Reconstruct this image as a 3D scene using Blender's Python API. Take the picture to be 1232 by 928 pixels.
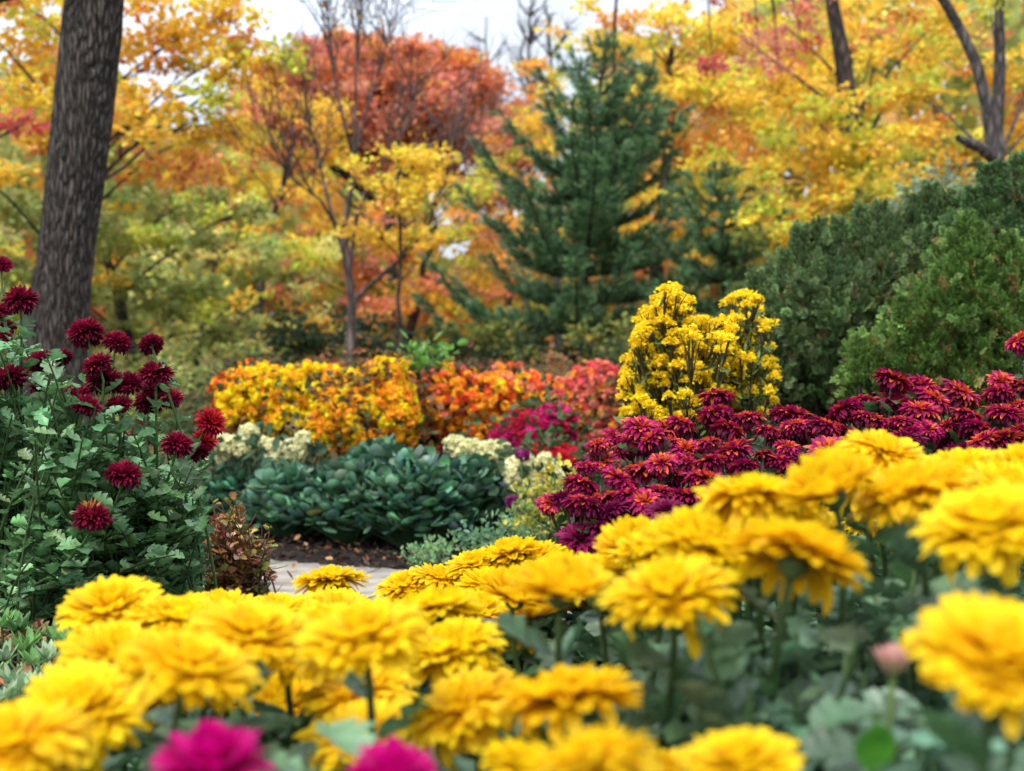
import bpy, math
import numpy as np
from mathutils import Matrix, Vector

for o in list(bpy.data.objects):
    bpy.data.objects.remove(o)
S = bpy.context.scene
COL = S.collection
PI = math.pi
rng = np.random.default_rng(7)

# ------------------------------------------------------------------ camera
F = 1692.0                       # focal length in pixels of a 1232 px wide frame
CAM = np.array([0.0, 0.0, 0.90])
PITCH = math.radians(1.49)
cd = bpy.data.cameras.new('camera'); cam = bpy.data.objects.new('camera', cd); COL.objects.link(cam)
cam.location = CAM; cam.rotation_euler = (PI/2 - PITCH, 0, 0)
cd.sensor_width = 36.0; cd.lens = 36.0*F/1232
cd.clip_start = 0.05; cd.clip_end = 3000
cd.dof.use_dof = True; cd.dof.focus_distance = 3.35; cd.dof.aperture_fstop = 3.7
S.camera = cam

# ------------------------------------------------------------------ sky, sun, exposure
SUN_EL, SUN_AZ = math.radians(58), math.radians(205)      # high, a little behind the camera on the left
w = bpy.data.worlds.new('World'); S.world = w; w.use_nodes = True
nt = w.node_tree; bg = nt.nodes['Background']
sky = nt.nodes.new('ShaderNodeTexSky'); sky.sky_type = 'NISHITA'; sky.sun_disc = False
sky.sun_elevation = SUN_EL; sky.sun_rotation = SUN_AZ
sky.air_density = 1.0; sky.dust_density = 4.0; sky.ozone_density = 1.0
hs = nt.nodes.new('ShaderNodeHueSaturation'); hs.inputs['Saturation'].default_value = 0.32
hs.inputs['Value'].default_value = 1.0
nt.links.new(sky.outputs[0], hs.inputs['Color'])
# thin cloud cover that whitens and brightens the sky
tc = nt.nodes.new('ShaderNodeTexCoord'); nz = nt.nodes.new('ShaderNodeTexNoise')
nz.inputs['Scale'].default_value = 2.2; nz.inputs['Detail'].default_value = 6
nt.links.new(tc.outputs['Generated'], nz.inputs['Vector'])
cr = nt.nodes.new('ShaderNodeMapRange'); cr.inputs[1].default_value = .35; cr.inputs[2].default_value = .65
cr.inputs[3].default_value = .25; cr.inputs[4].default_value = .9
nt.links.new(nz.outputs[0], cr.inputs[0])
mx = nt.nodes.new('ShaderNodeMix'); mx.data_type = 'RGBA'; mx.inputs['B'].default_value = (6.0, 6.8, 8.0, 1)
nt.links.new(cr.outputs[0], mx.inputs['Factor']); nt.links.new(hs.outputs[0], mx.inputs['A'])
sp = nt.nodes.new('ShaderNodeSeparateXYZ'); nt.links.new(tc.outputs['Generated'], sp.inputs[0])
zr = nt.nodes.new('ShaderNodeMapRange'); zr.inputs[1].default_value = 0; zr.inputs[2].default_value = 1; zr.inputs[3].default_value = .80; zr.inputs[4].default_value = 1.45
nt.links.new(sp.outputs[2], zr.inputs[0]); vm = nt.nodes.new('ShaderNodeVectorMath'); vm.operation = 'SCALE'
nt.links.new(mx.outputs['Result'], vm.inputs[0]); nt.links.new(zr.outputs[0], vm.inputs['Scale']); nt.links.new(vm.outputs[0], bg.inputs['Color'])
bg.inputs['Strength'].default_value = 0.13
sd = bpy.data.lights.new('sun', 'SUN'); sun = bpy.data.objects.new('sun', sd); COL.objects.link(sun)
sd.energy = 1.5; sd.angle = math.radians(22); sd.color = (1.0, .95, .87)
_s = Vector((math.sin(SUN_AZ)*math.cos(SUN_EL), math.cos(SUN_AZ)*math.cos(SUN_EL), math.sin(SUN_EL)))
sun.rotation_euler = _s.to_track_quat('Z', 'Y').to_euler(); sun.location = (0, -5, 30)
S.view_settings.view_transform = 'Standard'; S.view_settings.look = 'None'
S.view_settings.exposure = 0.98; S.view_settings.gamma = 1.0
S.render.engine = 'CYCLES'
S.cycles.use_denoising = True
S.cycles.max_bounces = 6; S.cycles.diffuse_bounces = 3; S.cycles.glossy_bounces = 2
S.cycles.transmission_bounces = 3; S.cycles.transparent_max_bounces = 4
S.cycles.caustics_reflective = False; S.cycles.caustics_refractive = False

# ------------------------------------------------------------------ helpers
FWD = np.array([0, math.cos(PITCH), -math.sin(PITCH)]); UP = np.array([0, math.sin(PITCH), math.cos(PITCH)])
RT = np.array([1.0, 0, 0])
def at(px, py, d):
    return CAM + d*(FWD + (px-616)/F*RT + (464-py)/F*UP)
def at_n(px, py, d):
    px, py, d = np.broadcast_arrays(np.asarray(px, float), np.asarray(py, float), np.asarray(d, float))
    return CAM + d[..., None]*(FWD + ((px-616)/F)[..., None]*RT + ((464-py)/F)[..., None]*UP)
def sstep(a, b, x):
    t = np.clip((np.asarray(x, float)-a)/(b-a), 0, 1); return t*t*(3-2*t)
def ground_z(x, y):
    x = np.asarray(x, float); y = np.asarray(y, float)
    z = .20*(1-sstep(-.95, -.55, x))*sstep(1.6, 2.4, y)*(1-sstep(3.7, 4.7, y))
    z = z + .10*sstep(.2, 1.2, x)*sstep(1.8, 3.2, y)
    z = z + .12*sstep(6.3, 8.0, y)
    z = z + .35*sstep(9, 20, y) + .012*np.clip(y-20, 0, 200)
    z = z + 1.6*sstep(1.0, 7.0, x)*sstep(7.0, 15.0, y)
    return z
def on_ground(px, d):
    p = at(px, 464, d); p[2] = float(ground_z(p[0], p[1])); return p
def nrm(v):
    v = np.asarray(v, float); return v/np.maximum(np.linalg.norm(v, axis=-1, keepdims=True), 1e-9)
def frames(d, up):
    """(N,3,3) matrices whose columns are side, direction, normal."""
    y = nrm(d); x = np.cross(y, up); bad = np.linalg.norm(x, axis=-1) < 1e-4
    if bad.any(): x[bad] = np.cross(y[bad], [1, .3, .2])
    x = nrm(x); z = np.cross(x, y)
    return np.stack([x, y, z], axis=-1)
def rdir(n, up=0.0, spread=1.0):
    v = rng.normal(size=(n, 3))*spread; v[:, 2] += up; return nrm(v)

class Acc:
    """collects quads with one colour per vertex"""
    def __init__(s): s.V = []; s.F = []; s.C = []; s.n = 0
    def add(s, V, Fq, C):
        V = np.asarray(V, np.float32).reshape(-1, 3); Fq = np.asarray(Fq, np.int32).reshape(-1, 4)
        C = np.asarray(C, np.float32)
        if C.ndim == 1: C = np.tile(C, (len(V), 1))
        s.V.append(V); s.F.append(Fq + s.n); s.C.append(C); s.n += len(V)
    def inst(s, tpl, pos, R, scale, c0, c1=None):
        tv, tf, tt = tpl; N = len(pos)
        if N == 0: return
        scale = np.asarray(scale, float)
        if scale.ndim == 1: scale = scale[:, None]
        scale = np.broadcast_to(scale, (N, 3))
        V = np.einsum('nij,nkj->nki', R, tv[None]*scale[:, None, :]) + pos[:, None, :]
        c0 = np.broadcast_to(np.asarray(c0, float), (N, 3))
        c1 = c0 if c1 is None else np.broadcast_to(np.asarray(c1, float), (N, 3))
        C = c0[:, None, :]*(1-tt)[None, :, None] + c1[:, None, :]*tt[None, :, None]
        Fq = tf[None] + (np.arange(N)*len(tv))[:, None, None]
        s.add(V.reshape(-1, 3), Fq.reshape(-1, 4), C.reshape(-1, 3))
    def tube(s, pts, rad, col, n=6, bump=None):
        pts = np.asarray(pts, float); m = len(pts); rad = np.broadcast_to(np.asarray(rad, float), (m,))
        t = nrm(np.gradient(pts, axis=0)); ref = np.array([.13, .97, .21]) if abs(t[0][2]) > .6 else np.array([0, 0, 1.0])
        x = nrm(np.cross(t, ref)); y = np.cross(t, x)
        a = np.linspace(0, 2*PI, n, endpoint=False)
        r = np.broadcast_to(rad[:, None], (m, n)).copy()
        if bump is not None: r = r*bump
        V = pts[:, None, :] + r[..., None]*(np.cos(a)[None, :, None]*x[:, None, :] + np.sin(a)[None, :, None]*y[:, None, :])
        i = np.arange(m-1)[:, None]*n; j = np.arange(n)[None]; k = (np.arange(n)+1)[None] % n
        Fq = np.stack([i+j, i+k, i+n+k, i+n+j], axis=-1).reshape(-1, 4)
        s.add(V.reshape(-1, 3), Fq, np.asarray(col, float))
    def mesh(s, name, mat, base=(0, 0, 0), smooth=True):
        V = np.concatenate(s.V) - np.asarray(base, np.float32); Fq = np.concatenate(s.F); C = np.concatenate(s.C)
        me = bpy.data.meshes.new(name)
        me.vertices.add(len(V)); me.vertices.foreach_set('co', V.astype(np.float32).ravel())
        me.loops.add(Fq.size); me.loops.foreach_set('vertex_index', Fq.astype(np.int32).ravel())
        me.polygons.add(len(Fq)); me.polygons.foreach_set('loop_start', np.arange(0, Fq.size, 4, dtype=np.int32))
        at_ = me.color_attributes.new('tint', 'FLOAT_COLOR', 'POINT')
        at_.data.foreach_set('color', np.concatenate([C, np.ones((len(C), 1), np.float32)], axis=1).astype(np.float32).ravel())
        me.update(calc_edges=True)
        me.polygons.foreach_set('use_smooth', np.full(len(Fq), smooth))
        me.materials.append(mat); me.validate(); return me

def link(name, data, parent=None, loc=None):
    o = bpy.data.objects.new(name, data); COL.objects.link(o)
    if parent is not None: o.parent = parent
    if loc is not None: o.location = loc
    return o
def tag(o, label, cat, group=None, kind=None):
    o['label'] = label
    if cat: o['category'] = cat
    if group: o['group'] = group
    if kind: o['kind'] = kind
    return o
def thing(name, label, cat, base, group=None):
    return tag(link(name, None, loc=Vector(base)), label, cat, group)
def part(name, acc, mat, parent, base, smooth=True):
    return link(name, acc.mesh(name, mat, base, smooth), parent)

# ------------------------------------------------------------------ materials
def mat_leaf(name, rough=.5, spec=.35, trans=.35, noise=.25, nscale=40, tcol=1.25):
    m = bpy.data.materials.new(name); m.use_nodes = True; t = m.node_tree; L = t.links
    p = t.nodes['Principled BSDF']; out = t.nodes['Material Output']
    a = t.nodes.new('ShaderNodeAttribute'); a.attribute_name = 'tint'
    n = t.nodes.new('ShaderNodeTexNoise'); n.inputs['Scale'].default_value = nscale; n.inputs['Detail'].default_value = 3
    c = t.nodes.new('ShaderNodeTexCoord'); L.new(c.outputs['Object'], n.inputs['Vector'])
    r = t.nodes.new('ShaderNodeMapRange'); r.inputs[1].default_value = .3; r.inputs[2].default_value = .7
    r.inputs[3].default_value = 1-noise; r.inputs[4].default_value = 1+noise
    L.new(n.outputs[0], r.inputs[0])
    mu = t.nodes.new('ShaderNodeVectorMath'); mu.operation = 'SCALE'
    L.new(a.outputs['Color'], mu.inputs[0]); L.new(r.outputs[0], mu.inputs['Scale'])
    L.new(mu.outputs[0], p.inputs['Base Color'])
    p.inputs['Roughness'].default_value = rough; p.inputs['Specular IOR Level'].default_value = spec
    if trans > 0:
        tr = t.nodes.new('ShaderNodeBsdfTranslucent'); mx = t.nodes.new('ShaderNodeMixShader')
        m2 = t.nodes.new('ShaderNodeVectorMath'); m2.operation = 'SCALE'; m2.inputs['Scale'].default_value = tcol
        L.new(mu.outputs[0], m2.inputs[0]); L.new(m2.outputs[0], tr.inputs['Color'])
        mx.inputs[0].default_value = trans
        L.new(p.outputs[0], mx.inputs[1]); L.new(tr.outputs[0], mx.inputs[2]); L.new(mx.outputs[0], out.inputs['Surface'])
    return m
def mat_bark(name, c_dark, c_light, sc=(26, 26, 3.2), bump=.9, dist=.02):
    m = bpy.data.materials.new(name); m.use_nodes = True; t = m.node_tree; L = t.links; p = t.nodes['Principled BSDF']
    c = t.nodes.new('ShaderNodeTexCoord'); mp = t.nodes.new('ShaderNodeMapping'); mp.inputs['Scale'].default_value = sc
    L.new(c.outputs['Object'], mp.inputs[0])
    n0 = t.nodes.new('ShaderNodeTexNoise'); n0.inputs['Scale'].default_value = 1.2; n0.inputs['Detail'].default_value = 4
    L.new(mp.outputs[0], n0.inputs[0])
    ad = t.nodes.new('ShaderNodeMix'); ad.data_type = 'RGBA'; ad.blend_type = 'ADD'; ad.inputs['Factor'].default_value = .6
    L.new(mp.outputs[0], ad.inputs['A']); L.new(n0.outputs['Color'], ad.inputs['B'])
    v = t.nodes.new('ShaderNodeTexVoronoi'); v.feature = 'DISTANCE_TO_EDGE'; v.inputs['Scale'].default_value = 1.0
    L.new(ad.outputs['Result'], v.inputs['Vector'])
    n1 = t.nodes.new('ShaderNodeTexNoise'); n1.inputs['Scale'].default_value = 3; n1.inputs['Detail'].default_value = 8
    L.new(mp.outputs[0], n1.inputs[0])
    mr = t.nodes.new('ShaderNodeMapRange'); mr.inputs[1].default_value = 0; mr.inputs[2].default_value = .32
    L.new(v.outputs[0], mr.inputs[0])
    ml = t.nodes.new('ShaderNodeMath'); ml.operation = 'MULTIPLY'; L.new(mr.outputs[0], ml.inputs[0]); L.new(n1.outputs[0], ml.inputs[1])
    rp = t.nodes.new('ShaderNodeValToRGB'); rp.color_ramp.elements[0].color = (*c_dark, 1); rp.color_ramp.elements[1].color = (*c_light, 1)
    rp.color_ramp.elements[0].position = .08; rp.color_ramp.elements[1].position = .62
    L.new(ml.outputs[0], rp.inputs[0]); L.new(rp.outputs[0], p.inputs['Base Color'])
    b = t.nodes.new('ShaderNodeBump'); b.inputs['Strength'].default_value = bump; b.inputs['Distance'].default_value = dist
    L.new(ml.outputs[0], b.inputs['Height']); L.new(b.outputs[0], p.inputs['Normal'])
    p.inputs['Roughness'].default_value = .9; p.inputs['Specular IOR Level'].default_value = .2
    return m
def mat_ground(name):
    m = bpy.data.materials.new(name); m.use_nodes = True; t = m.node_tree; L = t.links; p = t.nodes['Principled BSDF']
    c = t.nodes.new('ShaderNodeTexCoord')
    def noise(s, d=8):
        n = t.nodes.new('ShaderNodeTexNoise'); n.inputs['Scale'].default_value = s; n.inputs['Detail'].default_value = d
        L.new(c.outputs['Object'], n.inputs[0]); return n
    def ramp(src, a, b, ca, cb):
        r = t.nodes.new('ShaderNodeValToRGB'); e = r.color_ramp.elements
        e[0].position = a; e[1].position = b; e[0].color = (*ca, 1); e[1].color = (*cb, 1); L.new(src, r.inputs[0]); return r
    v = t.nodes.new('ShaderNodeTexVoronoi'); v.inputs['Scale'].default_value = 45; L.new(c.outputs['Object'], v.inputs[0])
    mulch = ramp(noise(38).outputs[0], .3, .75, (.010, .007, .006), (.050, .034, .028))
    far = ramp(noise(3.5).outputs[0], .35, .7, (.06, .055, .02), (.20, .13, .05))
    sx = t.nodes.new('ShaderNodeSeparateXYZ'); L.new(c.outputs['Object'], sx.inputs[0])
    mr = t.nodes.new('ShaderNodeMapRange'); mr.inputs[1].default_value = 7.5; mr.inputs[2].default_value = 11; L.new(sx.outputs[1], mr.inputs[0])
    mx = t.nodes.new('ShaderNodeMix'); mx.data_type = 'RGBA'; L.new(mr.outputs[0], mx.inputs['Factor'])
    L.new(mulch.outputs[0], mx.inputs['A']); L.new(far.outputs[0], mx.inputs['B']); L.new(mx.outputs['Result'], p.inputs['Base Color'])
    b = t.nodes.new('ShaderNodeBump'); b.inputs['Strength'].default_value = 1; b.inputs['Distance'].default_value = .03
    n2 = noise(60); L.new(n2.outputs[0], b.inputs['Height']); L.new(b.outputs[0], p.inputs['Normal'])
    p.inputs['Roughness'].default_value = .95; p.inputs['Specular IOR Level'].default_value = .15
    return m
def mat_stone(name):
    m = bpy.data.materials.new(name); m.use_nodes = True; t = m.node_tree; L = t.links; p = t.nodes['Principled BSDF']
    c = t.nodes.new('ShaderNodeTexCoord')
    mp = t.nodes.new('ShaderNodeMapping'); mp.inputs['Scale'].default_value = (3.5, 6, 3); L.new(c.outputs['Object'], mp.inputs[0])
    n = t.nodes.new('ShaderNodeTexNoise'); n.inputs['Scale'].default_value = 2.5; n.inputs['Detail'].default_value = 9
    L.new(mp.outputs[0], n.inputs[0])
    r = t.nodes.new('ShaderNodeValToRGB'); e = r.color_ramp.elements
    e[0].position = .3; e[1].position = .7; e[0].color = (.17, .145, .115, 1); e[1].color = (.37, .33, .27, 1)
    L.new(n.outputs[0], r.inputs[0]); L.new(r.outputs[0], p.inputs['Base Color'])
    b = t.nodes.new('ShaderNodeBump'); b.inputs['Strength'].default_value = .6; b.inputs['Distance'].default_value = .01
    L.new(n.outputs[0], b.inputs['Height']); L.new(b.outputs[0], p.inputs['Normal'])
    p.inputs['Roughness'].default_value = .85
    return m

M_TREE = mat_leaf('tree_leaves', .55, .25, .45, .15, 6)
M_MUM = mat_leaf('chrysanthemum_leaves', .38, .42, .2, .28, 55)
M_HOSTA = mat_leaf('broad_glossy_leaves', .34, .5, .10, .2, 25)
M_SOFT = mat_leaf('soft_leaves', .55, .3, .3, .25, 50)
M_NEEDLE = mat_leaf('needles', .5, .3, .15, .2, 12)
M_PETAL = mat_leaf('petals', .52, .2, .46, .07, 45, 1.1)
M_DARKPETAL = mat_leaf('dark_petals', .5, .14, .22, .15, 60, 1.3)
M_BLOSSOM = mat_leaf('small_blossoms', .6, .2, .35, .12, 30)
M_STEM = mat_leaf('green_stems', .5, .3, 0, .25, 60)
M_TWIG = mat_leaf('woody_twigs', .85, .15, 0, .35, 30)
M_CHIP = mat_leaf('dry_litter', .9, .15, .1, .3, 60)
M_BARK = mat_bark('furrowed_bark', (.022, .018, .015), (.185, .155, .13), (50, 50, 6.5), 1.0, .02)
M_BARKF = mat_bark('smooth_dark_bark', (.018, .014, .012), (.10, .075, .06), (14, 14, 3), .5)
M_BARKR = mat_bark('brown_bark', (.05, .038, .034), (.21, .155, .14), (14, 14, 3), .5)
M_BARKG = mat_bark('grey_bark', (.04, .035, .033), (.19, .165, .15), (16, 16, 4), .5)
M_GROUND = mat_ground('mulch_and_leaf_litter')
M_STONE = mat_stone('weathered_sandstone')

# ------------------------------------------------------------------ leaf templates: (verts, quads, blend weight towards the second colour)
def grid_tpl(ts, ws, cols, cup=0.0, curl=0.0, lobe=None, ruffle=0.0, tpow=1.5):
    """a blade along +Y, length 1: widths ws at ts, cols columns, cupped across, curled along"""
    ts = np.asarray(ts, float); ws = np.asarray(ws, float); u = np.linspace(-1, 1, cols)
    V = np.zeros((len(ts), cols, 3)); T = np.zeros((len(ts), cols))
    for i, (t, w_) in enumerate(zip(ts, ws)):
        ang = curl*t
        yy = t if abs(curl) < 1e-6 else math.sin(ang)/curl
        zz = 0 if abs(curl) < 1e-6 else (1-math.cos(ang))/curl
        for j, uu in enumerate(u):
            sh = 0 if lobe is None else lobe[i]*abs(uu)**1.5
            V[i, j] = (uu*w_, yy+sh, zz + cup*w_*uu*uu + ruffle*w_*abs(uu)*math.sin(i*1.9+j))
            T[i, j] = t**tpow
    q = [[i*cols+j, i*cols+j+1, (i+1)*cols+j+1, (i+1)*cols+j] for i in range(len(ts)-1) for j in range(cols-1)]
    return V.reshape(-1, 3), np.array(q), T.reshape(-1)
TPL_QUAD = grid_tpl([0, .5, 1], [.10, .36, .05], 2, 0, .5)
TPL_CUPLEAF = grid_tpl([0, .35, .75, 1], [.06, .34, .26, .03], 3, .5, .7)
# lobed chrysanthemum leaf
_t = np.array([0, .10, .2, .30, .38, .46, .54, .62, .70, .78, .86, .93, 1.0])
_w = np.array([.025, .05, .20, .34, .26, .13, .42, .36, .14, .32, .24, .14, .02])
_l = np.array([0, 0, -.02, .04, .10, .0, .0, .10, .02, .0, .06, .02, 0])
TPL_LOBED = [grid_tpl(_t, _w, 5, .45, c, _l, .10) for c in (.5, 1.0, -.3)]
TPL_BROAD = [grid_tpl([0, .08, .2, .38, .55, .72, .86, .95, 1], [.02, .16, .34, .42, .41, .34, .22, .11, .02], 7, k, c, None, .03) for k, c in ((.35, 1.0), (.25, .7), (.45, 1.4))]
TPL_NARROW = grid_tpl([0, .2, .5, .8, 1], [.03, .11, .14, .09, .01], 3, .5, .7)
TPL_BLADE = grid_tpl([0, .5, 1], [.5, .5, .08], 2, 0, .25)
def join_tpl(parts):
    V, Q, T = [], [], []; n = 0
    for v, q, t in parts: V.append(v); Q.append(q+n); T.append(t); n += len(v)
    return np.concatenate(V), np.concatenate(Q), np.concatenate(T)
def needle_tuft(n=34, L=.55, wd=.055, seed=1):
    r = np.random.default_rng(seed); P = []
    for i in range(n):
        s = r.uniform(0, 1); az = r.uniform(0, 2*PI); op = r.uniform(.35, 1.0)*(1-.45*s)
        d = np.array([math.sin(op)*math.cos(az), math.cos(op), math.sin(op)*math.sin(az)]); side = nrm(np.cross(d, r.normal(size=3)))
        b = np.array([0, s*.75, 0]); l = L*r.uniform(.75, 1.15); e = b + d*l + np.array([0, 0, -.06*l])
        V = np.array([b-side*wd*.5, b+side*wd*.5, e+side*wd*.25, e-side*wd*.25])
        P.append((V, np.array([[0, 1, 2, 3]]), np.array([0, 0, 1, 1.])))
    return join_tpl(P)
TPL_TUFT = [needle_tuft(seed=i) for i in range(3)]
def spray(n=5, seed=0):
    """feathery evergreen shoot, length 1 along +Y, with leaflets in two loose ranks that carry leaflets of their own"""
    r = np.random.default_rng(seed); P = []
    def blade(b, d, l, wd):
        s = nrm(np.cross(d, [0.1*r.normal(), .1*r.normal(), 1])); e = b+d*l
        m = b+d*l*.5
        V = np.array([b-s*wd*.4, b+s*wd*.4, m+s*wd, m-s*wd, e+s*wd*.15, e-s*wd*.15])
        P.append((V, np.array([[0, 1, 2, 3], [3, 2, 4, 5]]), np.array([0, 0, .5, .5, 1, 1.])))
    for i in range(n):
        y = .08+.85*i/n; l = .42*(1-y)**.6+.10
        for sgn in (-1, 1):
            a = r.uniform(.6, 1.0); d = nrm(np.array([sgn*math.sin(a), math.cos(a), r.normal()*.25]))
            blade(np.array([0, y, 0]), d, l, .055)
            for k in range(1):
                b = d*l*(.35+.3*k)+np.array([0, y, 0]); dd = nrm(d+np.array([r.normal()*.5, .6, r.normal()*.5])); blade(b, dd, l*.55, .05)
    blade(np.array([0, .0, 0]), np.array([0, 1., 0]), 1, .04)
    return join_tpl(P)
TPL_SPRAY = [spray(seed=i) for i in range(3)]
def floret_tpl(n=5, seed=0):
    P = []
    for i in range(n):
        a = 2*PI*i/n; d = np.array([math.cos(a), math.sin(a), .35]); s = np.array([-math.sin(a), math.cos(a), 0])
        V = np.array([-s*.10, s*.10, d*.6+s*.36, d*.6-s*.36, d+s*.2, d-s*.2])
        P.append((V, np.array([[0, 1, 2, 3], [3, 2, 4, 5]]), np.array([0, 0, .6, .6, 1, 1.])))
    return join_tpl(P)
TPL_FLORET = floret_tpl()
TPL_DOT = floret_tpl(3)

def jit(c, n, v=.18, h=.06):
    c = np.asarray(c, float); k = np.exp(rng.normal(size=(n, 1))*v)
    return np.clip(np.broadcast_to(c, (n, 3))*k*np.exp(rng.normal(size=(n, 3))*h), 0, .92)
def pick(pal, n):
    cs = np.array([p[0] for p in pal], float); ws = np.array([p[1] for p in pal], float)
    return cs[rng.choice(len(cs), n, p=ws/ws.sum())]
def bez(p0, p1, lift=.6, out=.35, jitter=.0, n=7):
    p0 = np.asarray(p0, float); p1 = np.asarray(p1, float)
    c = np.array([p0[0]+(p1[0]-p0[0])*out, p0[1]+(p1[1]-p0[1])*out, p0[2]+(p1[2]-p0[2])*lift]) + rng.normal(size=3)*jitter
    t = np.linspace(0, 1, n)[:, None]
    return (1-t)**2*p0 + 2*t*(1-t)*c + t*t*p1

# ================================================================== SETTING
xs = np.concatenate([-np.geomspace(400, 6, 26), np.linspace(-5, 6, 56), np.geomspace(7, 400, 26)])
ys = np.concatenate([[-40, -12, -4], np.linspace(-2, 9, 60), np.linspace(9.5, 45, 40), np.geomspace(50, 700, 18)])
X, Y = np.meshgrid(xs, ys); Z = ground_z(X, Y) + .012*np.sin(X*5.1+Y*3.3)*np.sin(Y*4.7-X*2.2)
nx, ny = len(xs), len(ys); A = Acc()
ii, jj = np.meshgrid(np.arange(ny-1), np.arange(nx-1), indexing='ij')
A.add(np.stack([X, Y, Z], -1), np.stack([ii*nx+jj, ii*nx+jj+1, (ii+1)*nx+jj+1, (ii+1)*nx+jj], -1), (.1, .1, .1))
tag(link('ground', A.mesh('ground', M_GROUND)), 'dark brown mulch bed running back into leaf litter under trees', 'ground', kind='structure')

# flagstone path: slabs with real thickness curving between the beds
pc = np.array([at(-150, 640, 6.3), at(120, 670, 5.75), at(250, 692, 5.45), at(360, 703, 5.2), at(480, 708, 5.1), at(640, 712, 5.0), at(860, 716, 4.9)])[:, :2]
tt = np.linspace(0, len(pc)-1, 90); px_ = np.interp(tt, range(len(pc)), pc[:, 0]); py_ = np.interp(tt, range(len(pc)), pc[:, 1])
k = np.ones(13)/13; px_ = np.convolve(np.pad(px_, 6, mode='edge'), k, 'valid'); py_ = np.convolve(np.pad(py_, 6, mode='edge'), k, 'valid')
P2 = np.stack([px_, py_], 1); T2 = nrm(np.gradient(P2, axis=0)); N2 = np.stack([-T2[:, 1], T2[:, 0]], 1)
A = Acc(); uu = np.array([-1.0, -.97, -.5, 0, .5, .97, 1.0])
for a0, a1 in ((0, 17), (17, 33), (33, 52), (52, 71), (71, 89)):
    rr = np.linspace(a0+.12, a1-.12, 16); c = np.stack([np.interp(rr, range(90), P2[:, 0]), np.interp(rr, range(90), P2[:, 1])], 1)
    nn = np.stack([np.interp(rr, range(90), N2[:, 0]), np.interp(rr, range(90), N2[:, 1])], 1)
    hw = .34+.018*np.sin(rr*1.7)
    V = np.zeros((16, 7, 3)); V[:, :, :2] = c[:, None, :]+nn[:, None, :]*uu[None, :, None]*hw[:, None, None]
    V[:, :, 2] = ground_z(V[:, :, 0], V[:, :, 1])+.045+.004*np.sin(V[:, :, 0]*9+V[:, :, 1]*7); V[:, 0, 2] -= .06; V[:, -1, 2] -= .06
    i, j = np.meshgrid(np.arange(15), np.arange(6), indexing='ij')
    A.add(V, np.stack([i*7+j, i*7+j+1, (i+1)*7+j+1, (i+1)*7+j], -1), (.4, .36, .3))
tag(link('path', A.mesh('path', M_STONE)), 'pale weathered stone path curving behind the yellow flowers', 'path', kind='structure')

# ================================================================== TREES
def blob_clumps(blobs, d, dens, flat=.75):
    """clump centres, radii in metres, blob index"""
    C, R, B = [], [], []
    for b, bl in enumerate(blobs):
        px, py, rx, ry = bl[:4]; dd = d + (bl[4] if len(bl) > 4 else 0)
        r_x, r_y = rx*dd/F, ry*dd/F; r_z = .6*(r_x+r_y)*.9
        rad = np.clip(.30*min(r_x, r_y), .16, .62)
        n = max(3, int(dens*(r_x*r_y)/(rad*rad)*1.05))
        v = rng.normal(size=(n, 3)); v = nrm(v)*(rng.uniform(0, 1, (n, 1))**(1/2.4))
        c = at(px, py, dd) + np.stack([v[:, 0]*r_x, v[:, 1]*r_z, v[:, 2]*r_y], 1)
        C.append(c); R.append(np.full(n, rad)*rng.uniform(.7, 1.25, n)); B += [b]*n
    return np.concatenate(C), np.concatenate(R), np.array(B)
LEAFK = 2.1
def leaves(acc, C, R, pal, leaf, per, flat=.55, tpl=TPL_QUAD, var=.2):
    for c, r, col in zip(C, R, pick(pal, len(C))):
        n = max(4, int(per*LEAFK*(r/leaf)**2))
        off = rng.normal(size=(n, 3))*r*.55; off[:, 2] *= flat
        pos = c+off; dr = nrm(off*[1, 1, .4]+rng.normal(size=(n, 3))*r*.5+[0, 0, -.25*r])
        R3 = frames(dr, rdir(n, 1.1))
        c0 = jit(col, n, var, .10)
        acc.inst(tpl, pos, R3, leaf*rng.uniform(.65, 1.3, n), c0)
def limb_pts(p0, p1, sag=.0, wob=.06, n=8):
    t = np.linspace(0, 1, n)[:, None]; L = np.linalg.norm(p1-p0)
    mid = p0*.5+p1*.5 + np.array([0, 0, .10*L*(1 if sag == 0 else sag)])
    pts = (1-t)**2*p0+2*t*(1-t)*mid+t*t*p1
    w_ = rng.normal(size=(n, 3))*wob*L/ n; w_[0] = 0; w_[-1] = 0
    return pts+np.cumsum(w_, 0)*np.sin(np.linspace(0, PI, n))[:, None]
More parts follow.
